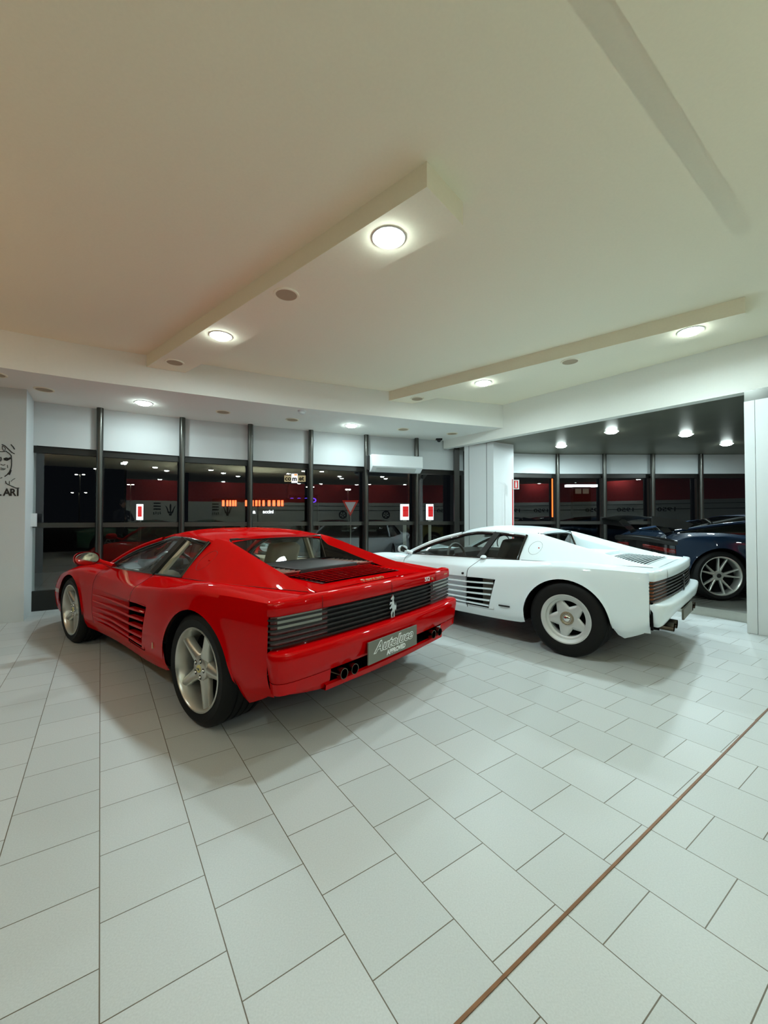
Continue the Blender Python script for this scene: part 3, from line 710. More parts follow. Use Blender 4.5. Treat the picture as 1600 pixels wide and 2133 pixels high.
def strake_coupe(name, pose, label, paint, red):
    X,Y,yaw = pose
    root = empty(name, (X,Y,0), yaw, label, 'car')
    B = Body(TR)
    build_shell(B, root, paint, -.628, 3.66, (.46,2.06), tr=dict(xh=.716,xi=1.032,x2=1.97,d=.045 if red else .11,door=(1.032,1.985)))
    # intake duct and strakes
    for s in (1,-1):
        mb=MB(); rows_=[]
        for x in (.70,.80,.95,1.04):
            yo=B.side_y(x,.45)-.006; rows_.append([(x,s*yo,.305),(x,s*(yo-.11),.33),(x,s*(yo-.11),.59),(x,s*yo,.617)])
        mb.grid(rows_); mb.add([rows_[0][k] for k in range(4)],[(0,1,2,3)]); mb.add([rows_[-1][k] for k in range(4)],[(0,1,2,3)])
        mb.build('side_intake', M['matte'], root, 0)
    if not red:
        for s in (1,-1):
            yo=B.side_y(.8,.45)-.085; MB().box((.735,min(s*yo,s*(yo-.004)),.32),(.87,max(s*yo,s*(yo-.004)),.60)).build('radiator_core', mat('radiator_grey',(.14,.14,.11),.7), root, 0)
    ends=[(.566,.548),(.508,.491),(.449,.437),(.388,.379),(.333,.333)]
    for s in (1,-1):
        for k,(zr,zf) in enumerate(ends):
            P=[]; xr=.693+(.612-zr)/.302*.072
            xs=[xr+(1.96-xr)*t/16 for t in range(17)]
            for x in xs:
                z=zr+(zf-zr)*min(1,(x-xr)/(1.03-xr)) + (-.012*(x-1.03)/.9 if x>1.03 else 0)*(1 if k<3 else -.3)
                yo=B.side_y(x,z)+.003; th=.0085 if red else .0075; dp=.05 if x<1.5 else .03
                P.append([(x,s*(yo-dp),z+th*.7),(x,s*(yo-.006),z+th),(x,s*yo,z+th*.4),(x,s*yo,z-th*.5),(x,s*(yo-.006),z-th),(x,s*(yo-dp),z-th*.7)])
            mb=MB().grid(P,closed_v=True); mb.f.append(tuple(range(6))); mb.f.append(tuple(len(mb.v)-6+i for i in range(6))[::-1])
            mb.build('side_strake', paint, root, 30)
    # deck lip around the tail
    P=full_plan(TAIL); Pi=offset_plan(P,-.05)
    zt=lambda y:.803-.006*(abs(y)/.92)**6
    lip=MB().grid([ring(offset_plan(P,-.06),lambda y:.803),ring(offset_plan(P,-.02),lambda y:zt(y)+.001),ring(offset_plan(P,-.006),lambda y:zt(y)-.003),ring(P,lambda y:zt(y)-.010),ring(offset_plan(P,.003),.765),ring(offset_plan(P,.001),.728),ring(offset_plan(P,-.006),.722),ring(offset_plan(P,-.05),.722)])
    lip.build('tail_lip', paint, root, 50)
    # deck patch closing body to lip
    mb=MB().grid([[(-.618,y_,.802-.016*(abs(y_)/.9)**8) for y_ in [.90-.09*k for k in range(21)]], [(-.662,y_*.97,.802-.006*(abs(y_)/.9)**8) for y_ in [.90-.09*k for k in range(21)]]])
    mb.build('deck_panel', paint, root, 50)
    # corner fill of the deck
    Pl=full_plan(TAIL)
    for y_ in (.615,-.615)+((0.0,) if red else ()):
        c=[p for p in sorted(P,key=lambda p:abs(p[1]-y_))][0]
        MB().tube([(c[0]-.0035,y_,.728),(c[0]-.004,y_,.765),(c[0]+.0005,y_,.794)],.0014,6).build('lip_seam', M['letterdk'] if not red else M['darkred'], root, 40)
    # tail panel, lights, ribs
    Pb=offset_plan(P,-.032)
    MB().grid([ring(Pb,.725),ring(Pb,.545)]).build('grille_panel', M['satin'], root, 0)
    def seg(P,y0,y1): return [p for p in P if y0<=p[1]<=y1]
    Pt=offset_plan(full_plan(TAIL,12),-.018)
    for s in (1,-1):
        sg=seg(Pt,.56,1) if s>0 else seg(Pt,-1,-.56)
        MB().grid([ring(sg,.720),ring(sg,.548)]).build('tail_light', M['lensred'] if red else M['lensamber'], root, 40)
        if red:
            c2_=offset_plan(full_plan(TAIL,12),-.0165); sg=[p for p in c2_ if .60<p[1]*s<.885]
            MB().grid([ring(sg,.718),ring(sg,.642)]).build('reversing_light', M['lensclear'], root, 40)
    nr=6 if red else 6
    for k in range(nr):
        z=.712-.152*(k+.3)/(nr-.4) 
        for hh,oo in ((.0,0),):
            A_=offset_plan(P,-.004); C_2=offset_plan(P,-.030)
            MB().grid([ring(C_2,z+.004),ring(A_,z+.0065),ring(A_,z-.004),ring(C_2,z-.006)]).build('grille_rib', M['satin'], root, 30)
    # bumper
    Q=full_plan(BUMP)
    zl=(lambda y:.400) if red else (lambda y:.435-.075*(abs(y)/.93)**3)
    prof=[(-.016,lambda y:.553),(-.004,lambda y:.548),(.001,lambda y:.538),(.0,lambda y:.515),(-.006,lambda y:.48),(-.018,lambda y:lerp(.48,zl(y),.6)),(-.030,lambda y:zl(y)+.008),(-.040,zl),(-.07,lambda y:zl(y)+.006)]
    if red: prof=[(-.016,lambda y:.552),(-.004,lambda y:.548),(.004,lambda y:.538),(.004,lambda y:.50),(-.004,lambda y:.45),(-.010,lambda y:.405),(-.016,lambda y:.398),(-.03,lambda y:.40)]
    MB().grid([ring(offset_plan(P,-.034),lambda y:.550)]+[ring(offset_plan(Q,d),z) for d,z in prof]).build('rear_bumper', paint, root, 50)
    zf=(lambda y:.27+.075*(abs(y)/.93)**3) if red else (lambda y:.30)
    if red:
        Qd=full_plan(BUMP,16)
        for s in (1,-1):
            a_=[p for p in Qd if p[1]*s>.60]
            MB().grid([ring(offset_plan(a_,-.012),.399),ring(offset_plan(a_,-.02),.34),ring(offset_plan(a_,-.05),lambda y:zf(y)),ring(offset_plan(a_,-.10),lambda y:zf(y))]).build('bumper_corner', paint, root, 50)
        a_=[p for p in Qd if abs(p[1])<.64]
        MB().grid([ring(offset_plan(a_,-.03),.327),ring(offset_plan(a_,-.016),.318),ring(offset_plan(a_,-.02),.29),ring(offset_plan(a_,-.05),lambda y:zf(y)-.004),ring(offset_plan(a_,-.15),lambda y:zf(y)-.004)]).build('rear_valance', paint, root, 50)
        MB().grid([ring(offset_plan(a_,-.03),.399),ring(offset_plan(a_,-.13),.41),ring(offset_plan(a_,-.13),.31),ring(offset_plan(a_,-.032),.325)]).build('exhaust_recess', M['matte'], root, 0)
        for y_ in (.53,.44,-.44,-.53):
            mb=MB().tube([(-.62,y_,.363),(-.785,y_,.360)],.030,24,caps=False); mb.tube([(-.785,y_,.360),(-.62,y_,.362)],.026,24,caps=False)
            mb.lathe([(.026,0),(.030,0.001)],24,frame((-.785,y_,.36),(0,1,0),(-1,0,0))); mb.build('exhaust_tip', M['chromed'], root, 40)
    else:
        Qi=offset_plan(Q,-.12)
        MB().grid([ring(Qi,.45),ring(Qi,.33)]).build('rear_undertray', M['matte'], root, 0)
        for y_ in (.60,.46,-.46,-.60):
            mb=MB().tube([(-.50,y_,.335),(-.74,y_,.325)],.036,20,caps=False); mb.tube([(-.74,y_,.325),(-.50,y_,.335)],.031,20,caps=False)
            mb.build('exhaust_tip', M['chromed'], root, 40)
        # bumper end seam
        for s in (1,-1): MB().box((-.652,min(s*.905,s*.928),.345),(-.636,max(s*.905,s*.928),.56)).build('bumper_seam', M['matte'], root, 0)
        # plate bracket hanging behind the bumper
        MB().box((-.765,-.20,.335),(-.75,.30,.425)).build('plate_bracket', M['plate'], root, 0)
    # buttresses (outer sail panels) with inner walls
    ridge_y=pchip([(-.64,.615),(-.45,.60),(-.2,.575),(0,.56),(.25,.545),(.45,.535),(.58,.575)]); ridge_z=pchip([(-.64,.806),(-.5,.824),(-.3,.868),(0,.944),(.25,1.013),(.45,1.060),(.58,1.073)])
    win_b=(.615,.797); win_t=(.55,.592)
    inner_y=pchip([(-.64,.60),(-.45,.545),(-.2,.505),(0,.49),(.25,.475),(.45,.46),(.55,.46)])
    def in_z(x): return max(ridge_z(x)-.058*max(0,min(1,(.47-x)/.12)), B.zc(x)-.012 if x<-.1 else .80)
    for s in (1,-1):
        rows_=[]
        n=22
        for i in range(n+1):
            t=i/n; xb=lerp(.505,-.64,t); xt=lerp(.505,-.64,t)
            yb=B.yb(xb); zb_=B.zbelt(xb); yt=ridge_y(xt); zt_=ridge_z(xt)
            row=[]
            for k in range(9):
                v=k/8; row.append((lerp(xb,xt,v), s*(lerp(yb,yt,v)+.018*sin(pi*v)*(1-t)), lerp(zb_+.001,zt_,v)))
            xi=min(xt,.50)
            row.append((lerp(xb,xt,1),s*(lerp(yt,inner_y(xi),.35)),zt_+.006)); row.append((xi,s*inner_y(xi),in_z(xi)))
            rows_.append(row)
        MB().grid(rows_).build('rear_buttress', paint, root, 55)
        iw=[]
        for i in range(n+1):
            x=lerp(.44,-.17 if red else -.62,i/n); iw.append([(x,s*inner_y(x),in_z(x)+.001),(x,s*(inner_y(x)-.004),in_z(x)-.012),(x,s*(inner_y(x)-.0),.80)])
        MB().tube([(x,s*(B.yb(x)+.0005),B.zbelt(x)+.0025) for x in colset([-.60,.48],.05)],.0016,6).build('buttress_seam', M['letterdk'] if not red else M['darkred'], root, 40)
        MB().grid(iw).build('buttress_inner_panel', M['black'] if red else paint, root, 30)
        # fuel door circle
        if s>0:
            c=Vector((.385,0,.925)); ringp=[]
            def sail(x,z):
                v=(z-.806)/(ridge_z(x)-.806); v=max(0,min(1,v)); return lerp(B.yb(x),ridge_y(x),v)+.018*sin(pi*v)*(1-(.6-x)/1.25)+.0005
            pts=[(c.x+.062*cos(t),sail(c.x+.062*cos(t),c.z+.062*sin(t)),c.z+.062*sin(t)) for t in [2*pi*k/36 for k in range(36)]]
            MB().tube(pts,.0016,6,closed=True).build('fuel_door', M['letterdk'] if not red else M['darkred'], root, 40)
            MB().tube([(c.x-.035,sail(c.x-.035,c.z)-.003,c.z),(c.x-.035,sail(c.x-.035,c.z)+.004,c.z)],.008,16).build('fuel_door_lock', M['chrome'] if not red else paint, root, 40)
    # roof
    rz=pchip([(.44,1.083),(.6,1.112),(.85,1.132),(1.05,1.135),(1.22,1.118),(1.32,1.100)]); ry=pchip([(.44,.555),(.7,.575),(1.0,.57),(1.32,.53)])
    def roof(x,v): return (x, v*ry(x), rz(x)-.042*abs(v)**3.2-.004*v*v)
    rf=[[roof(x,-1+2*k/16) for k in range(17)] for x in colset([.44,1.32],.08)]
    lipb=[(p[0]-.004,p[1]*.985,p[2]-.022) for p in rf[0]]
    MB().grid([lipb]+rf).build('roof', paint, root, 50)
    MB().grid([[ (x, v*ry(x)*.96, rz(x)-.042*abs(v)**3.2-.03) for v in (-1,-.6,0,.6,1)] for x in (.46,.7,1.0,1.3)]).build('headliner', M['cream'] if red else M['blackl'], root, 50)
    # windscreen, pillars, side windows
    cow=pchip([(-.72,2.02),(-.4,2.15),(0,2.20),(.4,2.15),(.72,2.02)])
    ws=[]
    for i in range(9):
        t=i/8; ws.append([(lerp(1.32,cow(lerp(-.72,.72,k/12)),t), lerp(-.53,.53,k/12)*(1-t)+lerp(-.71,.71,k/12)*t, lerp(rz(1.32)-.042*abs(-1+k/6)**3.2-.004, .778,t)+.02*sin(pi*t)) for k in range(13)])
    MB().grid(ws).build('windscreen', M['carglass'], root, 60)
    Apt=lambda t: Vector((lerp(1.32,2.03,t), lerp(.545,.725,t), lerp(1.046,.780,t)+.03*sin(pi*t)))
    for s in (1,-1):
        m_=Matrix.Diagonal((1,s,1,1))
        rows_=[]
        for i in range(11):
            t=i/10; p=Apt(t); rows_.append([m_@(p+Vector((0,.012,-.022))),m_@(p+Vector((.004,.018,-.004))),m_@(p+Vector((.012,.008,.012))),m_@(p+Vector((.016,-.012,.016))),m_@(p+Vector((-.004,-.014,-.016)))])
        MB().grid(rows_,closed_v=True).build('windscreen_pillar', paint, root, 50)
        # cant rail above side window
        rows_=[]
        for x in colset([.49,1.33],.08):
            y=ry(x); z=rz(x)-.046; rows_.append([m_@Vector((x,y-.002,z+.004)),m_@Vector((x,y+.014,z-.012)),m_@Vector((x,y+.018,z-.024)),m_@Vector((x,y-.010,z-.02))])
        MB().grid(rows_,closed_v=True).build('roof_rail', paint, root, 50)
        # black window frame: rail, front edge, rear edge, belt strip
        fr=MB(); top=[m_@Vector((x,ry(x)+.014,rz(x)-.078)) for x in colset([.51,1.30],.07)]
        ap=[m_@(Apt(t)+Vector((-.012,.008,-.030))) for t in [k/10 for k in range(11)]]
        fr.tube(top+ap[1:],.018,8)
        fr.tube([m_@Vector((.515,.590,1.045)),m_@Vector((.515,.70,.93)),m_@Vector((.515,.797,.806))],.013,8)
        fr.tube([m_@Vector((x,B.yb(x)-.004,B.zbelt(x)+.004)) for x in colset([.50,2.0],.1)],.008,8)
        fr.build('window_trim', M['black'], root, 50)
        MB().bar(m_@Vector((.835,.612,1.062)),m_@Vector((.95,.800,.800)),.062,.022,up=(0,s,.3)).build('window_divider', M['satin'], root, 30)
        if red: MB().bar(m_@Vector((.80,.590,1.05)),m_@Vector((.88,.765,.80)),.05,.02,up=(0,s,.3)).build('inner_pillar_trim', M['cream'], root, 30)
        # side glass
        def sg_(x,v):
            zt_= (rz(x)-.08) if x<1.30 else Apt(min(1,(x-1.32)/.71)).z-.03
            yt=(ry(x)+.008) if x<1.30 else Apt(min(1,max(0,(x-1.32)/.71))).y
            yb=B.yb(x)-.004; zb_=B.zbelt(x); f=min(1,(zt_-zb_)/.26)
            xx=x
            return m_@Vector((xx,lerp(yb,yt,v),lerp(zb_,zt_,v)))
        g=MB().grid([[sg_(x,v/6) for v in range(7)] for x in colset([.51,1.96],.09)]); g.build('side_window', M['carglass'], root, 60)
        # door card
        MB().grid([[m_@Vector((x,B.yb(x)-.03,.30)),m_@Vector((x,B.yb(x)-.075,.55)),m_@Vector((x,B.yb(x)-.06,.76)),m_@Vector((x,B.yb(x)-.012,.792))] for x in (.48,1.0,1.5,2.02)]).build('door_card', M['cream'] if red else M['blackl'], root, 40)
    # rear window
    MB().grid([[(.452,y_,1.056) for y_ in (-.46,-.2,.2,.46)],[(.37,y_,.86) for y_ in (-.46,-.2,.2,.46)]]).build('rear_window', M['carglass'], root, 0)
    fr=MB(); fr.tube([(.447,-.462,1.058),(.447,.462,1.058)],.011,8); fr.tube([(.37,-.46,.858),(.37,.46,.858)],.012,8)
    for s in (1,-1): fr.tube([(.45,s*.462,1.056),(.372,s*.462,.858)],.012,8)
    fr.build('rear_window_trim', M['black'], root, 50)
    # engine deck
    zd=B.zc
    if red:
        MB().box((-.155,-.30,.815),(.345,.30,.868)).build('engine_lid', M['satin'], root, 40, .010)
        for k in range(9):
            x=.30-k*.055; 
            for s in (1,-1):
                MB().add([(x,s*.315,.836),(x,s*.470,.836),(x-.034,s*.470,.862),(x-.034,s*.315,.862),(x,s*.315,.830),(x,s*.470,.830),(x-.034,s*.470,.857),(x-.034,s*.315,.857)],[(0,1,2,3),(4,7,6,5),(0,4,5,1),(1,5,6,2),(2,6,7,3),(3,7,4,0)]).build('engine_vent_slat', M['steel'], root, 0)  # steel stands in for lamp reflections on these dark slats
        dz=lambda x,y: zd(x)-(zd(x)-B.zbelt(x))*(y/B.yb(x))**2
        ysl=[.425*(1-k/8) for k in range(17)]
        MB().grid([[(x,y_,dz(x,y_)+.004) for y_ in [v*.98 for v in ysl]] for x in colset([-.492,-.165],.03)]).build('deck_recess', M['darkred'], root, 0)  # darker than the paint: shade between the louvres put into the colour
        for k in range(8):
            x=-.185-k*.041; hw=1-.012*k
            P_=[[(x+.016,y_*hw,dz(x,y_)+.004),(x-.018,y_*hw,dz(x,y_)+.0150),(x-.020,y_*hw,dz(x,y_)+.0125),(x+.014,y_*hw,dz(x,y_)+.001)] for y_ in ysl]
            mb=MB().grid(P_,closed_v=True); mb.build('deck_louvre', paint, root, 30)
        text('deck_script','Ferrari',.066,M['gold'],root,frame((-.59,.05,zd(-.59)+.003),(0,-1,0),(0,0,1)),.003,shear=.3,sx=1.25)
        text('model_badge','512',.045,M['letter'],root,frame((-.714,-.465,.757),(0.03,-1,.0),(-1,-.03,0)),.003,sx=1.1)
        text('model_badge_suffix','TR',.024,M['gold'],root,frame((-.709,-.545,.752),(0.05,-1,.0),(-1,-.05,0)),.003,sx=1.2)
        text('coachbuilder_badge','pininfarina',.022,M['gold'],root,frame((-.683,-.79,.762),(.06,-1,0),(-1,-.06,0)),.001,shear=.3)
    else:
        MB().box((-.10,-.40,.80),(.36,.40,.872)).build('engine_cover', paint, root, 40, .02)
        dz=lambda x,y: zd(x)-(zd(x)-B.zbelt(x))*(y/B.yb(x))**2
        ysl=[.535*(1-k/8) for k in range(17)]
        MB().grid([[(x,y_,dz(x,y_)+.005) for y_ in ysl] for x in colset([-.52,-.16],.03)]).build('deck_vent', M['matte'], root, 0)
        for k in range(12):
            x=-.165-k*.0318
            P_=[[(x+.0,y_,dz(x,y_)+.003),(x,y_,dz(x,y_)+.0078),(x-.0095,y_,dz(x,y_)+.0078),(x-.0095,y_,dz(x,y_)+.003)] for y_ in ysl]
            MB().grid(P_).build('deck_louvre', paint, root, 30)
    # horse emblem at the tail
    horse=[(-.30,-1),(-.05,-.98),(-.12,-.70),(.02,-.42),(.10,-.62),(.02,-.98),(.26,-.96),(.24,-.55),(.30,-.28),(.42,-.45),(.52,-.10),(.40,.25),(.34,-.02),(.22,.12),(.10,.45),(.16,.72),(-.02,1.0),(-.06,.86),(-.34,.68),(-.30,.56),(-.10,.60),(-.14,.38),(-.42,.42),(-.52,.18),(-.40,.20),(-.22,.26),(-.30,.04),(-.52,-.06),(-.44,-.20),(-.18,-.10),(-.10,-.28),(-.34,-.50)]
    MB().poly([(x*.075,y*.078) for x,y in horse],0,.006,frame((-.726,0,.636),(0,-1,0),(-1,0,0))).build('horse_emblem', M['chrome'] if red else M['satin'], root, 30)
    # number plate
    if red:
        Mp=frame((-.790,.075,.418),(0,-1,0),(-1,0,.0))
        MB().box((-.262,-.066,0),(.262,.066,.008),Mp).build('number_plate', M['plate'], root, 0)
        text('plate_text_edge','Autoluce',.086,M['letter'],root,Mp@Matrix.Translation((0,.018,.0085)),.0006,bold=.0045,shear=.35,sx=1.28)
        text('plate_text','Autoluce',.086,M['plate'],root,Mp@Matrix.Translation((0,.018,.0098)),.0006,bold=-.0002,shear=.35,sx=1.28)
        text('plate_word','APPROVED',.040,M['letter'],root,Mp@Matrix.Translation((.02,-.038,.0088)),.0006,bold=.0015,sx=1.02)
    # number-plate housing, shield badge on flank
    # mirrors
    for s in ((1,-1) if red else (1,)):
        m_=Matrix.Diagonal((1,s,1,1))
        if red: cx,cy,cz,rx,ryy,rzz = 1.90,.935,.868,.085,.095,.060
        else:   cx,cy,cz,rx,ryy,rzz = 1.97,.86,.845,.06,.07,.046
        rows_=[]
        for i in range(9):
            t=i/8; k_=sqrt(max(0,1-(t*.98)**2.6)); rows_.append([m_@Vector((cx+t*rx*1.2, cy+ryy*k_*cos(a_)*abs(cos(a_))**-.25 if abs(cos(a_))>1e-3 else cy, cz+rzz*k_*sin(a_)*(abs(sin(a_))**-.25 if abs(sin(a_))>1e-3 else 0))) for a_ in [2*pi*j/28 for j in range(28)]])
        MB().grid(rows_,closed_v=True).build('mirror_housing', paint, root, 60)
        MB().lathe([(0,0),(.92,0),(1,.06)],28,m_@Matrix.Translation((cx-.001,cy,cz))@Matrix.Rotation(pi/2,4,'Y')@Matrix.Diagonal((rzz*.93,ryy*.93,.01,1))).build('mirror_glass', M['chrome'], root, 60)
        MB().tube([m_@Vector((cx+.05,cy-ryy*.7,cz-.01)),m_@Vector((cx+.02,lerp(cy,.74,.6),lerp(cz,.79,.5))),m_@Vector((cx-.05,.75,.790))],[.028,.017,.026],12).build('mirror_stalk', paint, root, 60)
    # interior
    up = M['cream'] if red else M['blackl']
    MB().box((.45,-.72,.20),(2.1,.72,.26)).build('cabin_floor', M['satin'], root, 0)
    MB().grid([[(.44,-.74,.22),(.44,.74,.22)],[(.42,-.70,.84),(.42,.70,.84)]]).build('rear_bulkhead', M['blackl'], root, 0)
    db=MB().grid([[(2.12,y_,.772),(1.95,y_,.80),(1.80,y_,.80),(1.70,y_,.765),(1.69,y_,.70),(1.78,y_,.60),(1.82,y_,.40)] for y_ in (-.70,-.3,.1,.15,.55,.70)])
    db.build('dashboard', M['satin'], root, 50)
    MB().box((1.66,.20,.745),(1.84,.56,.835)).build('instrument_binnacle', M['satin'], root, 40, .03)
    sw=[(1.52+.09*sin(a_)*.35, .37+.185*cos(a_), .735+.185*sin(a_)*.93) for a_ in [2*pi*k/40 for k in range(40)]]
    MB().tube(sw,.015,10,closed=True).build('steering_wheel', M['black'] if red else mat('grey_leather',(.10,.10,.09),.5), root, 60)
    cv=MB()
    for a_ in (0,pi,-pi/2): cv.bar((1.525,.37,.735),(1.52+.03*sin(a_),.37+.18*cos(a_),.735+.17*sin(a_)),.03,.008)
    cv.lathe([(0,-.03),(.045,-.025),(.05,.01)],24,frame((1.53,.37,.735),(0,1,0),(-1,0,.3))); cv.build('steering_spokes', M['satin'], root, 50)
    MB().box((.85,-.12,.26),(1.8,.12,.50)).build('centre_console', up, root, 40, .03)
    for y_ in (.37,-.37):
        MB().box((1.0,y_-.25,.26),(1.5,y_+.25,.44)).build('seat_cushion', up, root, 50, .06)
        Ms=Matrix.Translation((1.02,y_*.9,.40))@Matrix.Rotation(rad(-22),4,'Y')
        MB().box((-.07,-.235,-.05),(.07,.235,.42),Ms).build('seat_backrest', up, root, 50, .055)
        MB().box((-.06,-.17,.38),(.06,.17,.625),Ms).build('headrest', up, root, 50, .05)
    MB().box((1.28,-.09,.985),(1.30,.10,1.03)).build('rear_view_mirror', M['plastic'] if not red else M['satin'], root, 40, .008)
    if red: MB().lathe([(0,.0),(.07,.005),(.105,.05),(.11,.10),(.085,.155),(.04,.18),(0,.185)],28,Matrix.Translation((1.22,.56,.60))).build('airbag_bolster', M['creamw'], root, 60)
    if red:
        MB().box((1.66,.60,.62),(1.86,.72,.76)).build('door_speaker_panel', M['creamw'], root, 40, .02)
    # wheels
    st='tr' if red else 'flat'; am=M['alloy'] if red else M['alloy_w']
    rr = .2425 if red else .214
    wr,wf = (.332,.323) if red else (.331,.318)
    for s in (1,-1):
        wheel(root,'rear_wheel',0,s*.958,wr,wr,rr,.28,st,s,am,rad(178) if red else rad(8))
        wheel(root,'front_wheel',2.55,s*.872,wf,wf,rr,.235,st,s,am,rad(30))
    # small marks on the flanks
    if red:
        MB().box((.535,.962,.355),(.545,.972,.395)).build('flank_marker', M['gold'], root, 0)
        MB().box((2.93,.856,.45),(3.05,.872,.49)).build('side_marker', M['lensamber'], root, 0)
    else:
        MB().box((.52,.968,.357),(.635,.976,.370)).build('flank_script', M['satin'], root, 0)
        MB().tube([(1.08,.915,.633),(1.08,.932,.633)],.012,16).build('door_lock', M['satin'], root, 40)
        MB().lathe([(0,.03),(.02,.027),(.034,.01),(.036,0)],20,Matrix.Translation((.90,.80,.80))).build('door_pull', paint, root, 60)
    return root
strake_coupe('red_sports_car', (-.5209,3.1739,2.4886), 'glossy red low wedge coupe with cream seats and silver star wheels, parked at left', M['red'], True)
strake_coupe('white_sports_car', (2.2631,4.3179,2.3788), 'white low wedge coupe with black side intake strakes, parked beside the column', M['white'], False)
# ------------------------------------------------------------------ other cars
def canopy(B, root, x0, x1, zr, paint, glass, yk=.62):
    """smooth greenhouse: glass dome with painted roof panel"""
    def P(x,v):
        f=zr(x); yb=B.yb(x)*.99; zb=B.zbelt(x)-.005
        a=abs(v)
        # superellipse section
        ang=(1-a)*pi/2; y=yb*cos(ang)**.62; z=zb+(f-zb)*sin(ang)**.75
        return (x, math.copysign(y,v), z)
    xs=colset([x0,x1],.07); vs=[-1+2*k/28 for k in range(29)]
    G=[[P(x,v) for v in vs] for x in xs]
    MB().grid(G).build('greenhouse_glass', glass, root, 60)
    xa,xb=lerp(x0,x1,.42),lerp(x0,x1,.66)
    MB().grid([[ (p[0],p[1],p[2]+.006) for p in [P(x,v) for v in [-.46+.92*k/14 for k in range(15)]]] for x in colset([xa,xb],.07)]).build('roof', paint, root, 60)
    for s in (1,-1):
        MB().tube([Vector(P(x,s*.50))+Vector((0,0,.004)) for x in colset([x0+.02,x1-.02],.12)],.022,8).build('roof_pillar', paint, root, 60)
        MB().tube([Vector(P(xa,s*v)) for v in (.5,.7,.85,.98)],.02,8).build('door_pillar', M['satin'], root, 60)
def generic_car(name, loc, yaw, z0, label, paint, T, roofz, cab, style='y', wing=False, R=.34):
    root=empty(name,(loc[0],loc[1],z0),yaw,label,'car'); B=Body(T)
    build_shell(B, root, paint, T['W'][0][0], T['W'][-1][0], (cab[0]+.1,cab[1]-.1))
    canopy(B, root, cab[0], cab[1], pchip(roofz), paint, M['darkglass'])
    x0=T['W'][0][0]; W0=B.W(x0); zs=B.zs(x0); zc=B.zc(x0)
    # rear fascia, following a rounded plan
    plan=full_plan([(x0+.02,W0),(x0-.03,W0*.97),(x0-.08,W0*.86),(x0-.11,W0*.6),(x0-.125,W0*.3),(x0-.13,0)])
    zt=lambda y: lerp(zc,zs,(abs(y)/W0)**2)
    MB().grid([ring(offset_plan(plan,-.10),lambda y:zt(y)+.012),ring(offset_plan(plan,-.02),lambda y:zt(y)+.008),ring(plan,lambda y:zt(y)-.01),ring(offset_plan(plan,-.01),lambda y:zt(y)-.06),ring(offset_plan(plan,-.03),lambda y:zt(y)-.07)]).build('tail_edge', M['satin'] if wing else paint, root, 50)
    MB().grid([ring(offset_plan(plan,-.03),lambda y:zt(y)-.06),ring(offset_plan(plan,-.03),.46)]).build('tail_panel', M['black'], root, 50)
    MB().grid([ring(offset_plan(plan,-.03),.47),ring(offset_plan(plan,.02),.46),ring(offset_plan(plan,.03),.40),ring(offset_plan(plan,.0),.30),ring(offset_plan(plan,-.1),.24)]).build('rear_bumper', M['satin'], root, 50)
    return root,B,plan,zt
SC_T=dict(
 W=[(-.72,.90),(-.4,.965),(0,.985),(.5,.95),(1.0,.915),(1.6,.90),(2.1,.93),(2.65,.955),(3.0,.93),(3.35,.82),(3.6,.6)],
 zb0=[(-.72,.30),(-.4,.24),(-.35,.30),(.36,.30),(.40,.2),(1.2,.17),(2.2,.17),(3.2,.17),(3.6,.22)],
 zs=[(-.72,.80),(-.3,.86),(0,.87),(.4,.82),(.9,.74),(1.5,.70),(2.1,.74),(2.6,.78),(3.0,.70),(3.35,.55),(3.6,.42)],
 yb=[(-.72,.60),(-.3,.64),(.2,.68),(.8,.76),(1.6,.80),(2.1,.74),(2.6,.60),(3.6,.35)],
 zbelt=[(-.72,.83),(-.3,.90),(.1,.90),(.6,.87),(1.2,.84),(1.8,.83),(2.2,.80),(2.6,.74),(3.1,.62),(3.6,.44)],
 zc=[(-.72,.84),(-.3,.92),(.3,.98),(2.2,.82),(2.6,.72),(3.1,.60),(3.6,.43)],
 bul=[(-.72,.01),(-.2,.03),(.4,.02),(1.0,-.01),(1.8,-.005),(2.5,.04),(3.2,.02),(3.6,0)],
 tuck=.05, sh=.035, arches=[(.0,.33,.385),(2.65,.33,.375)])
ZR=[(-.35,.93),(.1,1.02),(.5,1.10),(.9,1.165),(1.2,1.18),(1.5,1.15),(1.9,1.02),(2.3,.83)]
SC_B = dict(SC_T)
for k_ in ('W','zb0','zs','yb','zbelt','zc','bul'): SC_B[k_]=[((-.53 if x==-.72 else x),v) for x,v in SC_T[k_] if not (x>-.72 and x<-.35 and k_ in ('W','zb0'))]
root,B,plan,zt = generic_car('dark_blue_sports_car',(4.66,6.50),rad(-6),.105,'dark blue sports car with a large black rear wing on the side bay platform',M['blue'],SC_B,ZR,(-.35,2.3),wing=True)
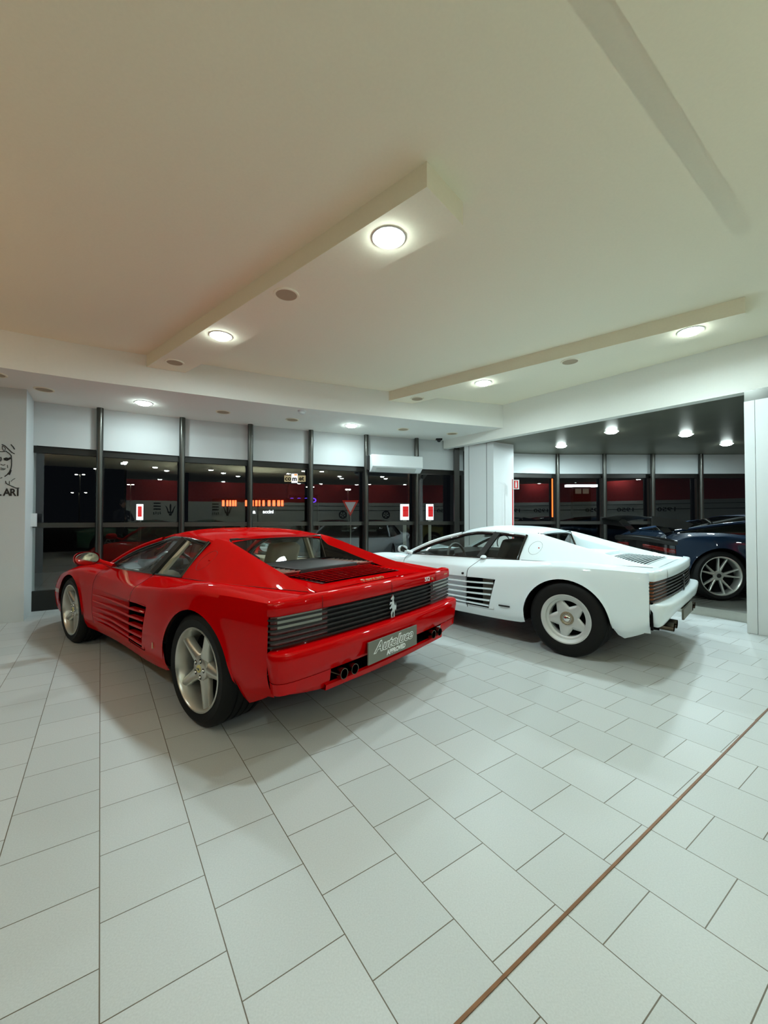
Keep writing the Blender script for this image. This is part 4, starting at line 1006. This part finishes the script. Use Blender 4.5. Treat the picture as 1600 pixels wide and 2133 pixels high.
for s in (1,-1):
    sg=[p for p in offset_plan(full_plan([(-.51,.90),(-.56,.873),(-.61,.774),(-.64,.54),(-.655,.27),(-.66,0)],10),-.026) if p[1]*s>.22]
    MB().grid([ring(sg,lambda y:zt(y)-.115),ring(offset_plan(sg,.004),lambda y:zt(y)-.14),ring(sg,lambda y:zt(y)-.165-.01*abs(y))]).build('tail_light', M['lensred'], root, 50)
    for nm,x in (('rear_wheel',0),('front_wheel',2.65)): wheel(root,nm,x,s*(.965 if x==0 else .94),.335,.335,.262,.27,'y',s,M['alloy'],rad(8))
    MB().bar((2.0,s*.80,.86),(2.0,s*1.02,.92),.14,.08).build('mirror', M['satin'], root, 50,.02)
    MB().box((1.3,min(s*.905,s*.935),.20),(2.0,max(s*.905,s*.935),.235)).build('sill_accent', M['signred'], root, 0)
    # wing support and end plate
    MB().bar((-.38,s*.52,.86),(-.62,s*.52,1.10),.09,.018,up=(0,1,0)).build('wing_support', M['black'], root, 30)
    MB().poly([(-.82,1.02),(-.36,.96),(-.28,1.04),(-.45,1.10),(-.82,1.15)],0,.014,Matrix(((1,0,0,0),(0,0,1,s*.86-(.014 if s>0 else 0)),(0,1,0,0),(0,0,0,1)))).build('wing_end_plate', M['satin'], root, 0)
wg=[]
for i in range(17):
    y=-.86+1.72*i/16; zz=1.09+.05*cos(y/.86*pi/2)
    wg.append([(-.40,y,zz-.03),(-.50,y,zz-.002),(-.62,y,zz+.012),(-.74,y,zz+.022),(-.80,y,zz+.036),(-.80,y,zz+.026),(-.66,y,zz-.006),(-.50,y,zz-.024)])
MB().grid(wg,closed_v=True).build('rear_wing', M['satin'], root, 50)
def simple_wheels(root,R=.335):
    for s in (1,-1):
        for nm,x in (('rear_wheel',0),('front_wheel',2.65)): wheel(root,nm,x,s*.95,R,R,.25,.25,'y',s,M['alloy'],rad(8))
for nm,loc,yaw,lb,pm in (('grey_sports_car',(5.7,-.63),atan2(.7947,-.607),'matt grey sports car to the right behind the camera, seen reflected in the glass','grey'),
                      ('green_sports_car',(1.3,-3.0),atan2(.57,.82),'dark green sports car behind the camera, seen reflected in the glass','green'),
                      ('yellow_sports_car',(6.9,1.45),atan2(.57,.82),'muted yellow sports car far right behind the camera, seen reflected in the glass','yellow')):
    root,B,plan,zt=generic_car(nm,loc,yaw,0,lb,M[pm],SC_T,ZR,(-.35,2.3)); simple_wheels(root)
# ------------------------------------------------------------------ graphics on the rear wall (reflected in the windows)
def wl_frame(n,z): return frame(AB(-4.935,n,z), (DB.x,DB.y,0), (DA.x,DA.y,0))
def art(name, n, z, label, cat='wall graphic'):
    e = empty(name, AB(-4.944,n,z), 0, label, cat); return e, frame((0,0,0), (-DB.x,-DB.y,0), (DA.x,DA.y,0))
MW = M['letterdk']
for n,lb in ((1.10,'black trident drawn on the rear wall, seen reflected in the second window'),):
    e,Fm = art('trident_graphic', n, 1.62, lb)
    mb=MB()
    mb.poly([(-.02,-.2),(.02,-.2),(.035,.12),(0,.24),(-.035,.12)],0,.006,Fm)
    for s in (1,-1): mb.poly([(s*.03,-.20),(s*.10,-.16),(s*.13,-.02),(s*.20,.16),(s*.13,.08),(s*.08,-.04),(s*.055,-.10),(s*.02,-.13)],0,.006,Fm)
    mb.poly([(-.06,-.20),(.06,-.20),(.04,-.28),(-.04,-.28)],0,.006,Fm); mb.build('trident', MW, e, 0)
for n,lb in ((.62,'black striped and chequered flag on the rear wall, reflected in the second window'),):
    e,Fm = art('flag_graphic', n, 1.62, lb); mb=MB()
    for k in range(3): mb.box((-.13,.20-k*.12,0),(.13,.25-k*.12,.006),Fm)
    for k in range(8): mb.box((-.13+(k%4)*.075,-.16-.055*(k//4)-.02*(k%2),0),(-.09+(k%4)*.075,-.12-.055*(k//4)-.02*(k%2),.006),Fm)
    mb.build('flag_pattern', MW, e, 0)
for n,lb in ((4.89,'black wheel drawing on the rear wall, reflected in the fifth window'),):
    e,Fm = art('wheel_graphic', n, 1.40, lb); mb=MB()
    mb.lathe([(.13,0),(.13,.006),(.19,.006),(.19,0)],32,Fm)
    for k in range(5): mb.box((-.02,.03,0),(.02,.14,.006),Fm@Matrix.Rotation(k*2*pi/5,4,'Z'))
    mb.build('wheel_drawing', MW, e, 0)
for n,lb in ((7.47,'black year lettering on the rear wall, reflected in the tenth window'),(8.66,'black year lettering on the rear wall, reflected in the eleventh window'),(10.05,'black year lettering on the rear wall, reflected in the twelfth window')):
    e,Fm = art('year_lettering', n, 1.58, lb); text('year_text','1950',.22,MW,e,Fm,.004,bold=.004,sx=1.5)
# ------------------------------------------------------------------ outside, beyond the glass
def pos(u,v,D):      # point at depth D seen in that direction
    d = Vector(((u-800)/FPX, 1, 0)); return Vector((d.x*D, D, CAM_H+(1080.4-v)/FPX*D))
W_ = emis('street_white',(1,.98,.85),14); W2=emis('sign_white',(.9,.95,1),2.2); RD=emis('neon_red',(1,.10,.03),4.5); RD2=emis('panel_red',(.75,.01,.015),1.0); PU=emis('neon_purple',(.12,.05,.8),1.6); CRM=emis('sign_cream',(.75,.62,.35),.55); OR=emis('neon_orange',(1,.16,.03),3)
struct('ground_outside', MB().add([(-120,6.0,-.06),(160,6.0,-.06),(160,200,-.06),(-120,200,-.06)],[(0,1,2,3)]), M['asphalt'], 0)
SL=[(258,262,962,50,'street lamp with a single bright head, highest one in the second window'),(158,173,988,62,'double street lamp in the leftmost window'),(267,276,1009,82,'double street lamp low in the second window'),(150,178,1026,100,'distant double street lamp low in the leftmost window'),(197,201,976,60,'street lamp partly behind the first pipe'),(640,652,1014,70,'distant street lamp beside the fourth pipe'),(838,866,983,30,'bright double lamp behind the air conditioner'),(722,728,1019,40,'bright lamp on a post by the triangular road sign')]
for a_,b_,v,D,lb in SL:
    p=pos((a_+b_)/2,v,D); e=empty('street_lamp',(p.x,p.y,0),0,lb,'street lamp','street lamps outside the glass front')
    hw=(b_-a_)/2/FPX*D; MB().tube([(0,0,0),(0,0,p.z)],.06,8).build('lamp_post', M['steel'], e)
    for s in (-1,1):
        MB().tube([(0,0,p.z-.15),(s*hw*.6,0,p.z),(s*hw,0,p.z+.02)],.035,6).build('lamp_arm', M['steel'], e)
        MB().lathe([(0,.05),(.08*D/30,.04),(.09*D/30,-.03),(0,-.07)],16,Matrix.Translation((s*hw,0,p.z-.03))).build('lamp_head', W_, e, 60)
e0=pos(592,1003,40); e=empty('shop_sign',(e0.x,e0.y,0),0,'lit cream shop sign with a white and red centre card, outside the fourth window','shop sign')
x0,z0,x1,z1 = 0,e0.z,44/FPX*40,e0.z+.60
MB().box((x0,0,z0),(x1,.12,z1)).build('sign_box', CRM, e, 0); MB().box((x0+.72,-.06,z0-.12),(x0+1.3,.0,z1+.16)).build('sign_card', W2, e, 0)
MB().box((x0+.98,-.08,z1-.02),(x0+1.28,-.06,z1+.14)).build('card_red_corner', RD, e, 0)
text('sign_letters','co',.62,M['letterdk'],e,frame((x0+.37,-.02,z0+.30),(1,0,0),(0,-1,0)),.01,bold=.02)
text('sign_letter_centre','m',.62,M['signred'],e,frame((x0+1.02,-.08,z0+.26),(1,0,0),(0,-1,0)),.01,bold=.03)
text('sign_letters_end','et',.62,M['letterdk'],e,frame((x0+1.68,-.02,z0+.30),(1,0,0),(0,-1,0)),.01,bold=.02)
MB().box((x0+.3,.02,0),(x0+.45,.1,z0)).build('sign_post', M['steel'], e, 0)
p=pos(450,1056,36); e=empty('red_lit_shopfront',(p.x,p.y,0),0,'row of glowing red letters of a distant shopfront low in the third and fourth windows','shopfront')
mb=MB()
for u0,u1 in ((465,469),(474,477),(480,483),(486,489),(491,494),(513,516),(527,530),(534,538),(541,544),(549,553),(560,565),(570,575),(580,585),(588,592)):
    a_=pos(u0-2,1054,36)-p; b_=pos(u1-2,1042,36)-p; mb.box((a_.x,-.05,a_.z+p.z),(b_.x,.05,b_.z+p.z))
mb.build('red_letters', RD, e, 0)
a_=pos(440,1056,36)-p; b_=pos(640,1056,36)-p; MB().box((a_.x,.1,0),(b_.x,.4,3.0)).build('shop_wall', M['satin'], e, 0)
text('white_letters','ma',.50,W2,e,frame((3.2,-.1,pos(500,1066,36).z),(1,0,0),(0,-1,0)),.01,bold=.015); text('white_letters_right','accini',.42,W2,e,frame((4.62,-.1,pos(500,1066,36).z),(1,0,0),(0,-1,0)),.01,bold=.012)
p=pos(632,1042,45); e=empty('purple_lit_sign',(p.x,p.y,0),0,'row of four glowing purple rings behind the fourth pipe','shop sign')
for k in range(4):
    a_=pos(608+15*k,1042,45)-p; MB().tube([(a_.x+.25*cos(t),0,p.z+.20*sin(t)) for t in [2*pi*q_/20 for q_ in range(20)]],.07,6,closed=True).build('purple_ring', PU, e)
MB().box((-1.6,.1,0),(1.6,.3,3.8)).build('sign_wall', M['satin'], e, 0)
p=pos(730,1080,14); e=empty('yield_sign',(p.x,p.y,0),0,'triangular white road sign with red border, point down, in the fifth window','road sign')
zz=pos(730,1042,14).z; 
def tri(w,h,o): return [(-w/2,0-o),(w/2,0-o),(0,-h-o)]
MB().poly(tri(.56,.55,0),-.01,.01,frame((0,0,zz),(1,0,0),(0,-1,0))).build('red_border', mat('sign_red_lit',(.5,.03,.02),.5,emit=(.5,.02,.01),es=.25), e, 0)  # faint emission stands in for light falling on the road sign
MB().poly(tri(.38,.36,.06),.011,.02,frame((0,0,zz),(1,0,0),(0,-1,0))).build('white_field', mat('sign_white_lit',(.6,.6,.6),.5,emit=(.6,.62,.65),es=.22), e, 0)
MB().tube([(0,.03,0),(0,.03,zz-.1)],.025,8).build('sign_post', M['steel'], e)
for u0,u1,lb in ((834,852,'white framed red lit panel behind the glass, left of the last pipe'),(888,903,'white framed red lit panel behind the glass, right of the last pipe'),(284,296,'white framed red lit panel in the second window beside the dark figure')):
    p=pos((u0+u1)/2,1080,13); wv=(u1-u0)/FPX*13/2; z0=pos(0,1083,13).z; z1=pos(0,1050,13).z
    e=empty('illuminated_sign',(p.x,p.y,0),0,lb,'lit panel','white and red lit panels')
    MB().box((-wv,0,z0),(wv,.06,z1)).build('panel_frame', W2, e, 0); MB().box((-wv*.45,-.01,z0+.10),(wv*.9,.0,z1-.07)).build('panel_red_field', RD2, e, 0)
    MB().box((-wv*.4,.01,-.05),(wv*.4,.05,z0)).build('panel_stand', M['steel'], e, 0)
p=pos(1151,1080,12); e=empty('neon_strip',(p.x,p.y,0),0,'vertical orange red neon strip beside the first pipe of the side bay','neon light')
MB().tube([(0,0,pos(0,1077,12).z),(0,0,pos(0,997,12).z)],.018,8).build('neon_tube', OR, e); MB().box((-.03,.02,-.05),(.03,.05,2.6)).build('neon_mount', M['satin'], e, 0)
p=pos(1213,1080,30); e=empty('lit_kiosk',(p.x,p.y,0),0,'far kiosk with a bright white canopy light and two windows, in the side bay','kiosk')
MB().box((-1.1,0,pos(0,1014,30).z),(1.15,.4,pos(0,1009,30).z)).build('canopy_light', W2, e, 0)
MB().box((-.6,.1,0),(.7,.5,pos(0,1014,30).z)).build('kiosk_wall', M['satin'], e, 0)
for xx in (-.45,.1): MB().box((xx,.05,pos(0,1028,30).z),(xx+.42,.1,pos(0,1018,30).z)).build('kiosk_window', mat('dim_window',(.05,.05,.04),.3,emit=(.5,.48,.35),es=.12), e, 0)
# ------------------------------------------------------------------ the person taking the picture (seen only as a reflection)
root = empty('person', (-.0,-.45,0), 0, 'person in black clothes holding a phone at face height, reflected in the second window', 'person')
def skin(name, pts, edges, mat_, parent, sub=2):
    me=bpy.data.meshes.new(name); me.from_pydata([p[:3] for p in pts],edges,[]); o=bpy.data.objects.new(name,me); link(o,parent)
    md=o.modifiers.new('skin','SKIN'); sb=o.modifiers.new('sub','SUBSURF'); sb.levels=sb.render_levels=sub; md.use_smooth_shade=True
    for v,p in zip(me.skin_vertices[0].data,pts): v.radius=(p[3],p[4] if len(p)>4 else p[3])
    me.skin_vertices[0].data[0].use_root=True; me.materials.append(mat_)
    dg=bpy.context.evaluated_depsgraph_get(); m2=bpy.data.meshes.new_from_object(o.evaluated_get(dg)); o.modifiers.clear(); o.data=m2
    if not m2.materials: m2.materials.append(mat_)
    return o
B_=[(0,0,.92,.16,.11),(0,0,1.12,.15,.10),(0,0,1.32,.17,.11),(0,0,1.44,.10,.08),(0,.01,1.50,.055,.055),(0,.02,1.60,.085,.10),(0,.02,1.70,.075,.09),
    (.20,0,1.40,.06,.06),(.27,.10,1.16,.045,.045),(.12,.24,1.23,.034,.034),(.085,.26,1.245,.03,.022),
    (-.20,0,1.40,.06,.06),(-.27,.10,1.16,.045,.045),(-.12,.24,1.23,.034,.034),(-.085,.26,1.245,.03,.022),
    (.10,0,.84,.085,.085),(.11,.01,.48,.058,.058),(.11,0,.10,.042,.042),(.12,.14,.045,.04,.035),
    (-.10,0,.84,.085,.085),(-.11,.01,.48,.058,.058),(-.11,0,.10,.042,.042),(-.12,.14,.045,.04,.035)]
E_=[(0,1),(1,2),(2,3),(3,4),(4,5),(5,6),(3,7),(7,8),(8,9),(9,10),(3,11),(11,12),(12,13),(13,14),(0,15),(15,16),(16,17),(17,18),(0,19),(19,20),(20,21),(21,22)]
skin('body',B_,E_,mat('black_clothes',(.012,.012,.014),.8),root)
skinm=mat('skin',(.45,.28,.2),.55)
for s in (1,-1):
    for k in range(4):
        z=1.262-.016*k; skin('finger',[(s*.085,.262,z,.009),(s*.088,.285,z,.008),(s*.068,.300,z,.0075),(s*.052,.300,z,.007)],[(0,1),(1,2),(2,3)],skinm,root,1)
    skin('thumb',[(s*.085,.25,1.245,.010),(s*.070,.262,1.262,.009),(s*.055,.272,1.268,.008)],[(0,1),(1,2)],skinm,root,1)
MB().lathe([(0,-.115),(.035,-.105),(.062,-.06),(.074,.0),(.072,.05),(.05,.095),(0,.112)],28,Matrix.Translation((0,.045,1.64))@Matrix.Diagonal((1,1.2,1,1))).build('face',skinm,root,60)
fc=MB(); fc.poly([(-.012,0),(.012,0),(0,.045)],.085+.045,.150,Matrix(((1,0,0,0),(0,0,1,0),(0,1,0,1.62),(0,0,0,1)))); fc.build('nose',skinm,root,40)
for s in (1,-1): MB().lathe([(0,-.010),(.010,0),(0,.010)],12,Matrix.Translation((s*.028,.124,1.655))).build('eye',M['satin'],root,60)
MB().box((-.02,.122,1.588),(.02,.130,1.595)).build('mouth',mat('lips',(.35,.14,.12),.5),root,0)
for s in (1,-1): MB().lathe([(0,-.03),(.018,0),(0,.03)],12,Matrix.Translation((s*.076,.03,1.64))).build('ear',skinm,root,60)
MB().lathe([(0,.135),(.05,.128),(.082,.08),(.088,.03),(.080,-.02)],28,Matrix.Translation((0,.025,1.655))@Matrix.Diagonal((1,1.15,1,1))).build('hair',M['satin'],root,60)
o=MB().box((-.075,-.004,-.037),(.075,.004,.037)).build('phone', M['black'], None, 30, .003); o.location=(0,-.165,CAM_H+.02); tag(o,'black phone held out by the person, reflected in the second window','phone')
